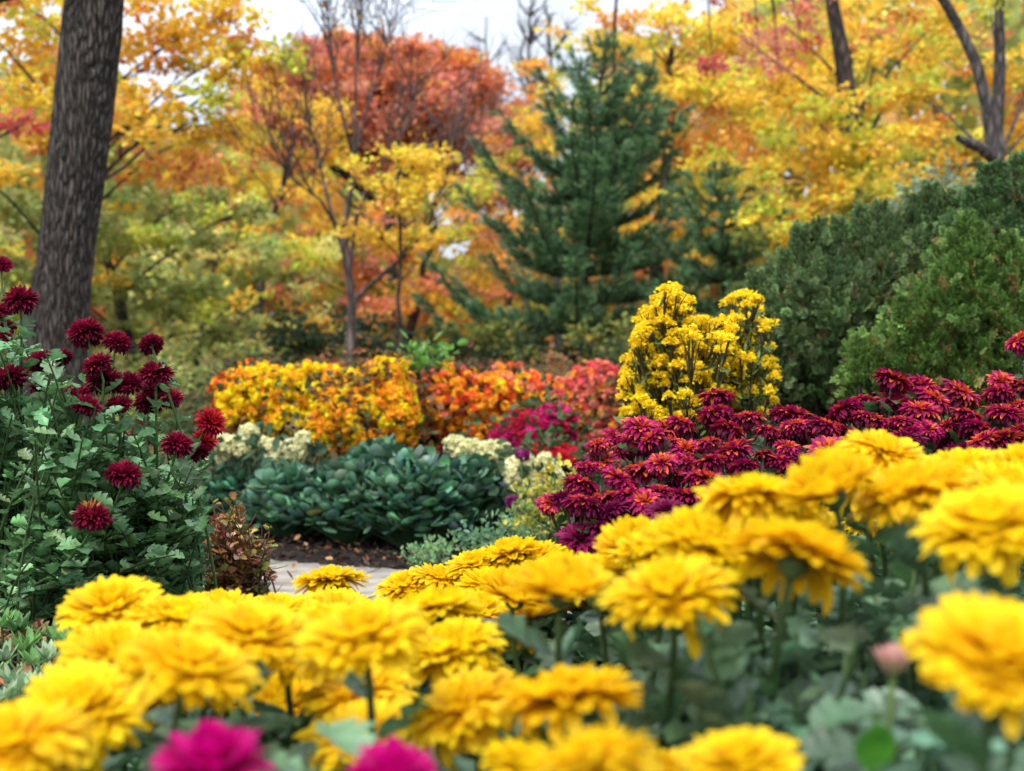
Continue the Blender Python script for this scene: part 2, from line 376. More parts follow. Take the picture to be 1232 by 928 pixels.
def tree(name, label, cat, base_px, d, blobs, pal, leaf=.10, per=9, dens=1.0, trunk_r=.12, trunk=None, bark=None, bare=0, limbs=True, group=None, flat=.55, extra=None):
    base = on_ground(base_px, d); root = thing(name, label, cat, base, group)
    leaf = leaf*.86
    C, R, B = blob_clumps(blobs, d, dens)
    top = C[np.argmax(C[:, 2])]; W = Acc()
    if trunk is None:
        cen = C.mean(0); tip = np.array([cen[0]*.6+top[0]*.4, cen[1], cen[2]*.35+top[2]*.65])
        n = 14; t = np.linspace(0, 1, n)[:, None]
        tp = base*(1-t)+tip*t + np.cumsum(rng.normal(size=(n, 3))*[.05, .05, 0], 0)*t; tp[0, 2] -= .15
    else:
        tp = np.array(trunk, float); m = len(tp)
        s = np.linspace(0, m-1, m*5); tp = np.stack([np.interp(s, range(m), tp[:, k]) for k in range(3)], 1)
    tr = trunk_r*np.linspace(1.0, .28, len(tp))**.9; tr[0] *= 1.35
    W.tube(tp, tr, (.1, .08, .07), 12)
    if limbs:
        cand = rng.permutation(len(C))
        for q, i in enumerate(cand[:max(8, int(len(C)*.14))]):
            h = .25+.7*rng.uniform(); k = int(h*(len(tp)-1)); zt = C[i][2]-.7*abs(C[i]-tp[k])[:2].sum()
            k = int(np.argmin(np.abs(tp[:, 2]-zt))); k = min(max(k, int(.22*len(tp))), len(tp)-2)
            pts = limb_pts(tp[k], C[i]); L = np.linalg.norm(C[i]-tp[k])
            r0 = min(tr[k]*.4, .008+.009*L); W.tube(pts, np.linspace(r0, .006, len(pts)), (.1, .08, .07), 5)
            for _ in range(3):
                e = C[i]+rng.normal(size=3)*R[i]*.8; W.tube(np.array([pts[-3], (pts[-2]+e)/2, e]), [.008, .006, .003], (.1, .08, .07), 3)
    if extra is not None: extra(W, tp, tr)
    part('trunk', W, bark or M_BARKF, root, base)
    if pal:
        A = Acc(); leaves(A, C, R, pal, leaf, per, flat); part('crown', A, M_TREE, root, base, False)
    return root
GOLD, ORANGE, YEL = (.76, .48, .055), (.72, .34, .07), (.82, .60, .07)
YGR, OLIVE, LIME = (.52, .52, .07), (.23, .25, .06), (.35, .39, .12)
RORG, RED, PINK = (.64, .24, .10), (.52, .09, .08), (.62, .24, .18)
PALE, DKGR, BROWN = (.70, .62, .20), (.04, .065, .028), (.46, .26, .11)

# large leaning trunk on the left: ridged bark is modelled in the surface
b0 = on_ground(64, 8.2); tp = np.array([[b0[0], b0[1], b0[2]-.2], at(68, 420, 8.2), at(80, 300, 8.15), at(95, 180, 8.1), at(108, 60, 8.05), at(120, -60, 8.0), at(138, -300, 8.0), at(150, -620, 8.1)])
m = len(tp); s = np.linspace(0, m-1, 420); tp = np.stack([np.interp(s, range(m), tp[:, k]) for k in range(3)], 1)
kk = np.ones(41)/41; tp = np.stack([np.convolve(np.pad(tp[:, k], 20, mode='edge'), kk, 'valid') for k in range(3)], 1)
rad = np.interp(tp[:, 2], [0, .5, .9, 1.6, 2.8, 5, 6], [.26, .19, .160, .153, .156, .12, .10])
th = np.linspace(0, 2*PI, 128, endpoint=False)[None]; zz = tp[:, 2][:, None]
wv = th*1.0+.10*np.sin(zz*7+th*2)+.06*np.sin(zz*17+th*5)
rg = np.abs(np.sin(wv*9+.7*np.sin(zz*9+th*3)))**.6*.5+np.abs(np.sin(wv*14+1.3+.9*np.sin(zz*13+th*4)))**.7*.5
W = Acc(); W.tube(tp, rad, (.1, .1, .1), 128, 1+.15*(rg-.5)+.035*np.sin(zz*3+th*2))
oak = thing('large_tree', 'thick grey furrowed trunk leaning behind the dark red flowers at left', 'tree', b0)
for e in (at(-60, 20, 8.4), at(30, -70, 7.6), at(260, -60, 8.6), at(330, -160, 8.0), at(-150, -150, 8)):
    k = int(np.argmin(np.abs(tp[:, 2]-(e[2]+.1)))); k = min(k, 400)
    W.tube(limb_pts(tp[k], e), np.linspace(.06, .015, 8), (.1, .1, .1), 8)
part('trunk', W, M_BARK, oak, b0)
C, R, B = blob_clumps([(-30, -70, 130, 45), (200, -95, 160, 45), (40, -190, 260, 60), (330, -180, 120, 60)], 8.2, .8)
A = Acc(); leaves(A, C, R, [(GOLD, 3), (ORANGE, 2), (YGR, 2)], .085, 5); part('crown', A, M_TREE, oak, b0, False)

tree('maple_tree', 'golden orange maple crown filling the upper left behind the leaning trunk', 'tree', 20, 15,
     [(60, -15, 150, 45), (225, 10, 60, 50), (258, 55, 38, 40), (295, 25, 40, 40), (300, 85, 35, 35), (330, 60, 25, 30), (20, 50, 130, 70), (200, 70, 90, 90), (-60, 190, 120, 90), (150, 160, 120, 60), (225, 160, 70, 60), (60, 130, 90, 60), (275, 130, 45, 60)],
     [(GOLD, 5), (ORANGE, 2.2), (YEL, 2), (YGR, 2.5), (RORG, .4)], .10, 8, .85, .14)
tree('olive_tree', 'olive green leafy tree low on the left behind the trunk', 'tree', 165, 18,
     [(20, 290, 120, 90), (190, 290, 110, 80), (120, 370, 150, 60), (-60, 380, 120, 70), (215, 380, 70, 50), (250, 250, 60, 40)],
     [(OLIVE, 5), (YGR, 1.3), (LIME, 1.3), (GOLD, .7)], .11, 8, .9, .11)
tree('red_leaved_tree', 'small tree with a low spray of red leaves at the left edge', 'tree', -110, 13,
     [(15, 150, 55, 22), (-40, 130, 60, 40), (-120, 120, 90, 60)], [(RED, 3), (RORG, 2)], .09, 6, .8, .07)
tree('birch_tree', 'pale yellow green young tree with thin dark stems left of center', 'tree', 232, 21,
     [(250, 330, 80, 60), (330, 310, 80, 55), (280, 270, 90, 45), (230, 400, 70, 40), (330, 380, 70, 45)],
     [(PALE, 2.5), (YGR, 2.5), (LIME, 2.5), (GOLD, .8), (OLIVE, 1)], .10, 6, .75, .06)
tree('young_tree', 'slender stemmed yellowish sapling between the olive tree and bare tree', 'tree', 200, 20,
     [(200, 390, 50, 45), (180, 330, 50, 40), (290, 410, 60, 40)], [(PALE, 2), (OLIVE, 3), (LIME, 2)], .09, 5, .7, .05)
tree('ash_tree', 'loose orange and gold tree just left of the bare center tree', 'tree', 300, 24,
     [(320, 130, 55, 60), (290, 200, 55, 50), (350, 210, 60, 60), (340, 280, 60, 35), (385, 160, 50, 50)],
     [(GOLD, 3), (ORANGE, 2.5), (YGR, 1.5), (RORG, .7), (YEL, 1)], .12, 6.5, .72, .10)
# bare tree in the centre with its own limb drawing
def center_limbs(W, tp, tr):
    D = 15.0
    def L(pts, r0, r1):
        p = np.array([at(*q) for q in pts]); m = len(p); s = np.linspace(0, m-1, m*4)
        W.tube(np.stack([np.interp(s, range(m), p[:, k]) for k in range(3)], 1), np.linspace(r0*.5, r1*.6, len(s)), (.1, .08, .07), 8)
        return p
    main = [L([(424, 362, D), (455, 335, D-.1), (490, 305, D-.2), (515, 272, D-.3), (528, 235, D-.4), (545, 190, D-.4)], .055, .012),
            L([(419, 335, D), (430, 255, D-.1), (455, 205, D-.3), (485, 160, D-.4), (500, 100, D-.4)], .05, .010),
            L([(418, 320, D), (400, 262, D+.1), (385, 200, D+.3), (370, 140, D+.4), (362, 80, D+.5)], .05, .01),
            L([(424, 200, D), (436, 150, D+.3), (455, 90, D+.4), (470, 30, D+.5)], .04, .008),
            L([(425, 190, D), (412, 140, D-.3), (400, 80, D-.4), (392, 10, D-.5)], .04, .008),
            L([(427, 150, D), (428, 90, D), (434, 20, D), (436, -50, D)], .035, .008),
            L([(404, 272, D), (385, 240, D-.4), (350, 215, D-.6), (325, 170, D-.6)], .035, .008),
            L([(434, 235, D), (470, 215, D+.4), (520, 200, D+.5), (555, 160, D+.6)], .03, .007)]
    for p in main:
        for _ in range(20):
            t = rng.uniform(.35, 1)*(len(p)-1); i = int(min(t, len(p)-2)); a = p[i]+(p[i+1]-p[i])*(t-i)
            dr = nrm(nrm(p[-1]-p[0])*.9+rng.normal(size=3)*.5+[0, 0, .7]); l = rng.uniform(.4, 1.1)
            b = a+dr*l; W.tube(limb_pts(a, b, .3, .25, 6), np.linspace(.008, .0025, 6), (.1, .08, .07), 4)
            for _ in range(4):
                a2 = a+dr*l*rng.uniform(.3, .9); b2 = a2+nrm(dr+rng.normal(size=3)*.6)*l*.5
                W.tube(np.array([a2, (a2+b2)/2+rng.normal(size=3)*.02, b2]), [.005, .0035, .002], (.1, .08, .07), 3)
tree('bare_tree', 'dark forked almost bare tree with a few orange leaves in the center', 'tree', 421, 15,
     [(430, 110, 85, 100), (500, 150, 70, 70), (360, 150, 60, 70)], [(RORG, 2), (BROWN, 2), (ORANGE, 1)], .07, .4, .5, .068,
     trunk=[at(421, 470, 15), at(421, 440, 15), at(422, 400, 15), at(424, 362, 15), at(416, 310, 15), at(414, 275, 15), at(424, 215, 15), at(428, 150, 15)],
     limbs=False, extra=center_limbs, bark=M_BARKR)
tree('red_maple', 'broad far red orange maple with rounded crown under the sky gap', 'tree', 480, 34,
     [(450, 150, 140, 80), (370, 115, 85, 60), (545, 140, 80, 75), (475, 90, 95, 45), (420, 78, 90, 35), (345, 130, 55, 55), (430, 120, 150, 60), (530, 110, 80, 45), (300, 150, 35, 40), (622, 160, 30, 45), (400, 58, 45, 20), (525, 72, 55, 22), (590, 190, 45, 70), (560, 105, 45, 30)],
     [(RORG, 4), (PINK, 2.2), (ORANGE, 1.8), ((.66, .30, .19), 2)], .16, 9, 2.4, .2)
tree('yellow_tree', 'small bright yellow tree right of the bare forked trunk', 'tree', 482, 14.3,
     [(475, 235, 55, 55), (455, 280, 40, 35), (520, 215, 55, 45), (495, 185, 55, 30), (500, 290, 50, 30), (440, 205, 30, 25)],
     [(YEL, 5), (GOLD, 3.4), (ORANGE, .4)], .085, 6, .8, .032)
tree('orange_tree', 'orange red low tree glowing behind the bare tree and pine', 'tree', 480, 25,
     [(400, 315, 55, 55), (520, 340, 75, 60), (455, 370, 90, 45), (590, 280, 60, 80), (600, 370, 60, 50), (350, 340, 40, 30), (440, 300, 50, 40)],
     [(ORANGE, 3), (RORG, 2.2), (GOLD, 2.5), (PINK, 1), (YGR, 1.6), (OLIVE, .6)], .13, 8, .9, .11)
tree('tan_tree', 'tan and dull gold tree between red maple and pine', 'tree', 610, 27,
     [(610, 190, 45, 60), (600, 260, 55, 60), (650, 130, 40, 50), (560, 240, 40, 50), (540, 235, 45, 40), (575, 300, 50, 40)], [(GOLD, 2), (BROWN, 2), (YGR, 2), (ORANGE, 1.5)], .12, 6.5, .8, .1)
def bare(label, px, d, top_py, spread):
    base = on_ground(px, d); root = thing('bare_tree', label, 'tree', base, 'leafless grey trees against the sky'); W = Acc()
    top = at(px+rng.uniform(-8, 8), top_py, d); t = np.linspace(0, 1, 14)[:, None]
    tp = base*(1-t)+top*t+np.cumsum(rng.normal(size=(14, 3))*[.06, .06, 0], 0)*t; W.tube(tp, np.linspace(.14, .02, 14), (.1, .1, .1), 7)
    H = np.linalg.norm(top-base)
    for _ in range(26):
        k = rng.integers(6, 13); a = tp[k]; l = rng.uniform(.10, .22)*H*(1.15-k/14)
        b = a+nrm([rng.normal()*spread, rng.normal()*spread, 1.0])*l*1.4; P = limb_pts(a, b, .3, .3, 6); W.tube(P, np.linspace(.04, .008, 6), (.1, .1, .1), 4)
        for _ in range(7):
            a2 = P[rng.integers(2, 6)]; b2 = a2+nrm(nrm(b-a)+rng.normal(size=3)*.55)*l*.55
            W.tube(np.array([a2, (a2+b2)/2+rng.normal(size=3)*.03, b2]), [.014, .01, .006], (.1, .1, .1), 3)
    part('trunk', W, M_BARKG, root, base)
bare('taller left one of the leafless grey trees against the sky gap', 632, 36, -20, .55)
bare('leafless grey tree with spreading twigs near the pine tip', 672, 38, 5, .8)
bare('faint leafless tree standing behind the red maple', 590, 44, 20, .7)

tree('maple_tree', 'orange gold maple whose crown rises just behind the pine', 'tree', 790, 24,
     [(650, 110, 35, 45), (720, 40, 60, 40), (800, 40, 70, 50), (870, 110, 80, 80), (690, 180, 70, 60), (800, 160, 90, 90), (860, 220, 70, 70), (780, 270, 90, 60)],
     [(GOLD, 4), (ORANGE, 2), (YEL, 3), (YGR, 2), (RORG, .6)], .12, 7.5, .95, .15)
t1 = [on_ground(1030, 18), at(1026, 260, 18), at(1022, 140, 18), at(1014, 70, 18), at(1004, 20, 18), at(996, -30, 18), at(985, -120, 18)]
tree('yellow_maple', 'yellow maple with dark trunk showing near the top right', 'tree', 1030, 18,
     [(950, 110, 90, 70, 1), (1060, 150, 90, 80, 1), (960, 220, 90, 60, -.8), (1020, 140, 60, 55, -1.3), (1060, 190, 70, 60, -1), (1060, 40, 110, 50, 1.4), (900, 40, 80, 50, 1.3), (1010, 270, 80, 40, .5), (890, 190, 60, 60, .9)],
     [(YEL, 4), (GOLD, 3), (YGR, 3.2), (ORANGE, 1), (BROWN, .3)], .105, 8, .95, .16, trunk=t1)
t2 = [on_ground(1200, 14), at(1200, 215, 14), at(1199, 150, 14), at(1203, 80, 14), at(1202, 20, 14), at(1208, -60, 14), at(1212, -150, 14)]
def second_stem(W, tp, tr):
    p = np.array([at(1197, 200, 14), at(1192, 165, 14), at(1188, 130, 13.95), at(1176, 80, 13.9), at(1158, 40, 13.9), at(1138, 5, 13.85), at(1105, -50, 13.8)])
    s = np.linspace(0, 6, 30); W.tube(np.stack([np.interp(s, range(7), p[:, k]) for k in range(3)], 1), np.linspace(.068, .045, 30), (.1, .1, .1), 10)
    p = np.array([at(1196, 190, 14), at(1180, 178, 13.9), at(1165, 172, 13.8), at(1152, 166, 13.75)]); W.tube(p, [.07, .06, .05, .035], (.1, .1, .1), 9)
tree('twin_stemmed_maple', 'golden maple with two grey stems rising behind the evergreen at right', 'tree', 1200, 14,
     [(1150, 40, 90, 45, .9), (1240, 70, 60, 60, .8), (1110, 110, 60, 45, .8), (1235, 160, 50, 50, 1), (1120, 190, 60, 40, 1.2), (1180, -40, 120, 45)],
     [(YEL, 4), (GOLD, 4), (ORANGE, 1), (PALE, 1), (YGR, 1.4)], .085, 7, .8, .088, trunk=t2, bark=M_BARKG, extra=second_stem)
tree('yellow_green_tree', 'low yellow green tree between the pine and the evergreen shrubs', 'tree', 985, 16.5,
     [(960, 290, 60, 45), (1050, 240, 80, 45), (920, 250, 40, 50), (1010, 310, 60, 30), (1120, 240, 60, 30)],
     [(YGR, 4), (YEL, 2), (GOLD, 1.5), (OLIVE, 1)], .10, 8, .95, .08)
def hanging_limbs(W, tp, tr):
    for q in ([(760, -140), (840, -120), (905, -60), (912, 60)], [(760, -140), (800, -110), (850, -30), (858, 90)], [(760, -150), (880, -130), (985, -60), (990, 10)], [(905, -60), (930, 0), (937, 85)], [(905, -60), (955, 0), (965, 55)]):
        p = np.array([at(a, b, 16.4) for a, b in q]); sN = np.linspace(0, len(p)-1, 16)
        W.tube(np.stack([np.interp(sN, range(len(p)), p[:, k]) for k in range(3)], 1), np.linspace(.03, .004, 16), (.1, .08, .07), 5)
tree('drooping_red_tree', 'drooping crimson leaf sprays hanging from the top right of center', 'tree', 745, 20,
     [(912, 35, 20, 50, -3.6), (935, 70, 12, 35, -3.6), (858, 85, 18, 18, -3.6), (985, 0, 55, 18, -3.6), (880, -25, 90, 25, -3.6), (965, 40, 10, 30, -3.6)], [(RED, 2), (PINK, 3), (RORG, 1.5)], .075, 5, .8, .035,
     trunk=[on_ground(745, 20), at(742, 300, 20), at(738, 100, 20), at(740, 20, 19.5), at(748, -80, 18), at(760, -150, 16.4)], limbs=False, extra=hanging_limbs)

# ------------------------------------------------------------------ pines
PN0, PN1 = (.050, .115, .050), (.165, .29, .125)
def pine(label, base_px, d, leaders, halfw_px, low_py):
    base = on_ground(base_px, d); root = thing('pine_tree', label, 'tree', base, 'dark green pines'); W = Acc(); A = Acc()
    H_all = at(leaders[0][0], leaders[0][1], d)[2]
    hw = halfw_px*d/F
    for li, (lx, ly, from_py) in enumerate(leaders):
        top = at(lx, ly, d)
        if li == 0:
            p = np.array([base-[0, 0, .1], base*.7+top*.3+[.03, 0, 0], base*.35+top*.65, top])
        else:
            s0 = main[int(np.argmin(np.abs(main[:, 2]-at(lx, from_py, d)[2])))]; p = np.array([s0, s0*.55+top*.45+[.12*np.sign(lx-leaders[0][0]), 0, -.1], top])
        m = len(p); s = np.linspace(0, m-1, 30); tp = np.stack([np.interp(s, range(m), p[:, k]) for k in range(3)], 1)
        if li == 0: main = tp
        W.tube(tp, np.linspace(.085 if li == 0 else .04, .012, 30), (.1, .08, .07), 9)
        zlow = at(0, low_py, d)[2] if li == 0 else tp[0, 2]+.1
        z = zlow
        while z < top[2]-.05:
            f = (top[2]-z)/(H_all-at(0, low_py, d)[2])
            prof = hw*1.2*(f**.85)*(1.0 if f < .70 else 1-.22*(f-.70)/.30)+.025
            if li: prof = min(prof, .03+.40*(top[2]-z), .34*hw)
            nb = rng.integers(5, 8) if f > .25 else 4; a0 = rng.uniform(0, 2*PI)
            c = np.array([np.interp(z, tp[:, 2], tp[:, k]) for k in range(3)])
            for b in range(nb):
                az = a0+2*PI*b/nb+rng.normal()*.25; L = prof*rng.uniform(.72, 1.12)
                h = np.array([math.cos(az), math.sin(az), 0]); side = np.array([-h[1], h[0], 0])
                e0 = rng.uniform(.0, .22)+.62*(1-f)+.45*max(0, 1-f/.3); t = np.linspace(0, 1, 9)
                P = c+h*(t*L)[:, None]*math.cos(e0*.6)+np.outer(t*math.sin(e0)*L*.9-.11*L*np.sin(t*PI)+.26*L*t**3, [0, 0, 1])+side*(rng.normal()*.06*L*t**2)[:, None]
                W.tube(P, np.linspace(.022*min(1, L)+.006, .005, 9), (.1, .08, .07), 5)
                pos, dr, sc = [], [], []
                tk = .48+.52*min(1, f/.32); ns = max(3, int(L/.075))
                for q in range(ns):
                    u = .10+.90*(q+rng.uniform())/ns; pp = np.array([np.interp(u, t, P[:, k]) for k in range(3)])
                    for sg in (-1, 1):
                        sl = ((1-u)*L*.26+.07)*tk; sd = nrm(h*.75+side*sg*.8+np.array([0, 0, .42])+rng.normal(size=3)*.15)
                        k = max(1, int(sl/.10))
                        for g in range(k):
                            pos.append(pp+sd*sl*g/k); dr.append(nrm(sd+[0, 0, .18*g])); sc.append(rng.uniform(.14, .21)*tk)
                pos.append(P[-2]); dr.append(nrm(P[-1]-P[-3]+[0, 0, .12*L])); sc.append(.21*tk)
                pos = np.array(pos); dr = np.array(dr); sc = np.array(sc)
                n = len(pos); mask = rng.integers(0, 3, n)
                for k in range(3):
                    q = mask == k
                    if q.any():
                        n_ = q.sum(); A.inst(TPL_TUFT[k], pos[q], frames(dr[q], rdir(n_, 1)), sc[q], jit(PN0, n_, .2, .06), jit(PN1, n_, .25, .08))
            z += rng.uniform(.27, .36)*(1 if f > .35 else .62)
        A.inst(TPL_TUFT[0], np.array([top-[0, 0, .12], top]), frames(np.array([[0, .1, 1.], [.05, 0, 1.]]), np.array([[1., 0, 0], [1, 0, 0]])), np.array([.15, .13]), PN0, PN1)
    part('trunk', W, M_BARKF, root, base); part('crown', A, M_NEEDLE, root, base, False)
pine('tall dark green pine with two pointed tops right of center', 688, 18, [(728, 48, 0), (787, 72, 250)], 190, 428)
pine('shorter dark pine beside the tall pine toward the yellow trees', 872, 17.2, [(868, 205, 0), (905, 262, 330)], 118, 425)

# ------------------------------------------------------------------ shrubs behind the flower beds
def shrub(name, label, cat, base_px, d, blobs, pal, leaf, per, dens, tpl=TPL_QUAD, mat=None, group=None, flat=.7, part_name='foliage'):
    base = on_ground(base_px, d); root = thing(name, label, cat, base, group)
    C, R, B = blob_clumps(blobs, d, dens); W = Acc(); A = Acc()
    for c in C[rng.permutation(len(C))[:40]]:
        W.tube(bez(base+rng.normal(size=3)*[.08, .08, 0]-[0, 0, .05], c, .55, .3, .03), np.linspace(.014, .004, 7), (.08, .06, .045), 5)
    leaves(A, C, R, pal, leaf, per, flat, tpl); part('stem', W, M_TWIG, root, base); part(part_name, A, mat or M_TREE, root, base, False)
    return root
shrub('evergreen_shrub', 'near black evergreen shrub at the foot of the bare tree', 'shrub', 405, 16.5, [(400, 400, 70, 40), (440, 415, 60, 30), (350, 420, 40, 30)], [(DKGR, 3), ((.05, .075, .04), 1)], .08, 9, 1.0)
shrub('evergreen_shrub', 'dark green shrub under the left side of the pine', 'shrub', 560, 17, [(560, 415, 75, 35), (610, 400, 50, 40), (500, 425, 50, 30)], [(DKGR, 3), (OLIVE, 1.6)], .085, 8, .9)
shrub('leafy_shrub', 'olive leafy shrub below the saplings left of center', 'shrub', 200, 15, [(190, 440, 80, 30), (260, 435, 60, 25), (110, 440, 60, 35)], [(OLIVE, 3), (LIME, 1.6), (DKGR, 1.2)], .07, 8, .9)
shrub('leafy_shrub', 'mossy green shrub low between yellow flowers and the trunk', 'shrub', 220, 11, [(235, 460, 45, 40), (180, 480, 50, 40), (215, 510, 60, 50)], [(OLIVE, 3), (LIME, 1.4), ((.07, .10, .04), 2)], .05, 8, .9)
shrub('leafy_shrub', 'dim olive shrub under the pine left of the yellow bush', 'shrub', 720, 15.5, [(690, 425, 60, 25), (745, 415, 50, 30), (640, 430, 50, 25)], [(OLIVE, 2), (DKGR, 2), (BROWN, .6)], .07, 7, .8)
shrub('grey_green_shrub', 'hazy grey green shrub under the twin stemmed maple', 'shrub', 1150, 10.5, [(1140, 245, 60, 30), (1200, 235, 60, 30), (1100, 270, 60, 30)], [((.20, .26, .15), 3), ((.13, .19, .10), 2)], .05, 8, 1.0, TPL_QUAD, M_SOFT)

# far woods: an uncountable mass beyond the garden
A = Acc(); n = 60000
px = rng.uniform(-500, 1750, n); d = rng.uniform(38, 60, n)
topy = 160-60*np.sin(px*.006+1.2)-35*np.sin(px*.021)-.0*px + np.where(px > 700, -150, 0)+np.where((px > 520) & (px < 720), 70, 0)
py = topy+rng.uniform(0, 1, n)**.9*(470-topy); pos = at_n(px, py, d)
cell = (np.floor(px/38)*7+np.floor(py/30)*13+np.floor(d/7)*3).astype(int) % 53
palv = pick([(GOLD, 3), (ORANGE, 2), (YGR, 3), (OLIVE, 4), (RORG, 1), (BROWN, 2), (LIME, 1)], 53)
A.inst(TPL_QUAD, pos, frames(rdir(n), rdir(n, 1.0)), rng.uniform(.35, .75, n), np.clip(palv[cell]*np.exp(rng.normal(size=(n, 1))*.22), 0, .8))
tag(link('far_woods', A.mesh('far_woods', M_TREE, smooth=False)), 'distant autumn woodland closing the garden behind the trees', 'woods', kind='stuff')

# ------------------------------------------------------------------ yew-like evergreens on the right
def evergreen(label, base_px, d, blobs, c0, c1, tips, n, size=.085, plumes=()):
    base = on_ground(base_px, d); root = thing('evergreen_shrub', label, 'shrub', base, 'feathery evergreens behind the burgundy flowers'); W = Acc(); A = Acc()
    vol = np.array([b[2]*b[3] for b in blobs], float); cnt = (n*vol/vol.sum()).astype(int)
    for bl, m in zip(blobs, cnt):
        px, py, rx, ry = bl[:4]; dd = d+(bl[4] if len(bl) > 4 else 0); c = at(px, py, dd); rx, ry = rx*dd/F, ry*dd/F
        v = nrm(rng.normal(size=(m, 3))); v = v[(v[:, 1] < .45)]; m = len(v)
        lump = 1+.22*np.sin(v[:, 0]*9+px)*np.sin(v[:, 2]*8+py)+.13*np.sin(v[:, 0]*19+v[:, 1]*13)*np.sin(v[:, 2]*17)
        rr = rng.uniform(.72, 1.05, m)*lump*np.where(rng.uniform(size=m) < .10, 1.10, 1)
        pos = c+v*np.stack([rr*rx, rr*(rx+ry)*.5, rr*ry], 1)
        dr = nrm(v*.7+rng.normal(size=(m, 3))*.35+[0, 0, .65]); k_ = rng.integers(0, 3, m)
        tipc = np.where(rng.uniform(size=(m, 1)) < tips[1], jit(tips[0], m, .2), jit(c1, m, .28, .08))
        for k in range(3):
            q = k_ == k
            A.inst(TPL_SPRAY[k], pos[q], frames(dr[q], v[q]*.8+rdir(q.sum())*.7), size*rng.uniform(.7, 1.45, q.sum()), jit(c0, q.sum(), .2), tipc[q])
        for _ in range(14):
            e = c+nrm(rng.normal(size=3)+[0, -.3, .3])*np.array([rx, rx, ry])*.8; W.tube(bez(base-[0, 0, .05], e, .5, .3, .03), np.linspace(.02, .005, 7), (.06, .045, .035), 5)
    auto = []
    for bl in blobs:
        for _ in range(3):
            q = rng.uniform(-.85, .85); auto.append((bl[0]+q*bl[2], bl[1]-bl[3]*math.sqrt(1-q*q)*rng.uniform(.7, 1.0)+4, rng.uniform(35, 62)))
    for (px, py, h) in tuple(plumes)+tuple(auto):
        top = at(px, py-13, d-.1); hh = h*d/F; m = int(130+hh*620); u = rng.uniform(0, 1, m); az = rng.uniform(0, 2*PI, m)
        rad_ = (1-u)**.8*hh*.26+.012
        o = np.stack([np.cos(az), np.sin(az), np.zeros(m)], 1); pos = top-np.outer((1-u)*hh, [0, 0, 1])+o*rad_[:, None]*.6
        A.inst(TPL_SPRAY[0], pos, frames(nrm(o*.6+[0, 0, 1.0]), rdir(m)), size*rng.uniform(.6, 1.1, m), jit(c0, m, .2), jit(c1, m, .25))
        W.tube(np.array([top-[0, 0, hh*1.5], top-[0, 0, hh*.5], top]), [.012, .008, .003], (.06, .045, .035), 5)
    part('branches', W, M_TWIG, root, base); part('foliage', A, M_NEEDLE, root, base, False)
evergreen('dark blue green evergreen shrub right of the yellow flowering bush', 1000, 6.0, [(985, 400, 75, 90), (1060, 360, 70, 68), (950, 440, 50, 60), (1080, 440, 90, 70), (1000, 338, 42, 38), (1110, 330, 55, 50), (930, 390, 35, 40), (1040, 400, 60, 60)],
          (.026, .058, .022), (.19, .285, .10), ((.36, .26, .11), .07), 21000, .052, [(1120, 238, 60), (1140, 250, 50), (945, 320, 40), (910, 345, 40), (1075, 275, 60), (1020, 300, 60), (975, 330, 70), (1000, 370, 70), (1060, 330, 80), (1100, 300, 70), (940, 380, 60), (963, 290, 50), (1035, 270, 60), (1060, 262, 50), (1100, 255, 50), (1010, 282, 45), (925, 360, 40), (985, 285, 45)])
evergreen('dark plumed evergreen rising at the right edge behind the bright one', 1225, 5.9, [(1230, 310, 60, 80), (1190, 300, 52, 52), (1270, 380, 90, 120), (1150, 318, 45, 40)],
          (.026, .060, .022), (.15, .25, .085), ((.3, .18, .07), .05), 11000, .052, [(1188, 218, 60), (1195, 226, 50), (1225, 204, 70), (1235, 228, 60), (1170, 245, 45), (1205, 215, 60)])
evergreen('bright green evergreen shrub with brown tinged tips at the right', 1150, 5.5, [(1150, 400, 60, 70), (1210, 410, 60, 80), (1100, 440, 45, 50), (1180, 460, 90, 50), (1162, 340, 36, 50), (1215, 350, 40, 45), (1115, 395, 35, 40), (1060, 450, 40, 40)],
          (.030, .068, .014), (.19, .32, .07), ((.42, .26, .09), .10), 16000, .050, [(1120, 375, 60), (1095, 400, 50), (1185, 350, 80), (1150, 380, 80), (1210, 370, 80), (1232, 330, 70), (1162, 276, 75), (1150, 300, 60), (1175, 290, 60), (1130, 340, 45), (1215, 300, 55), (1195, 320, 50)])

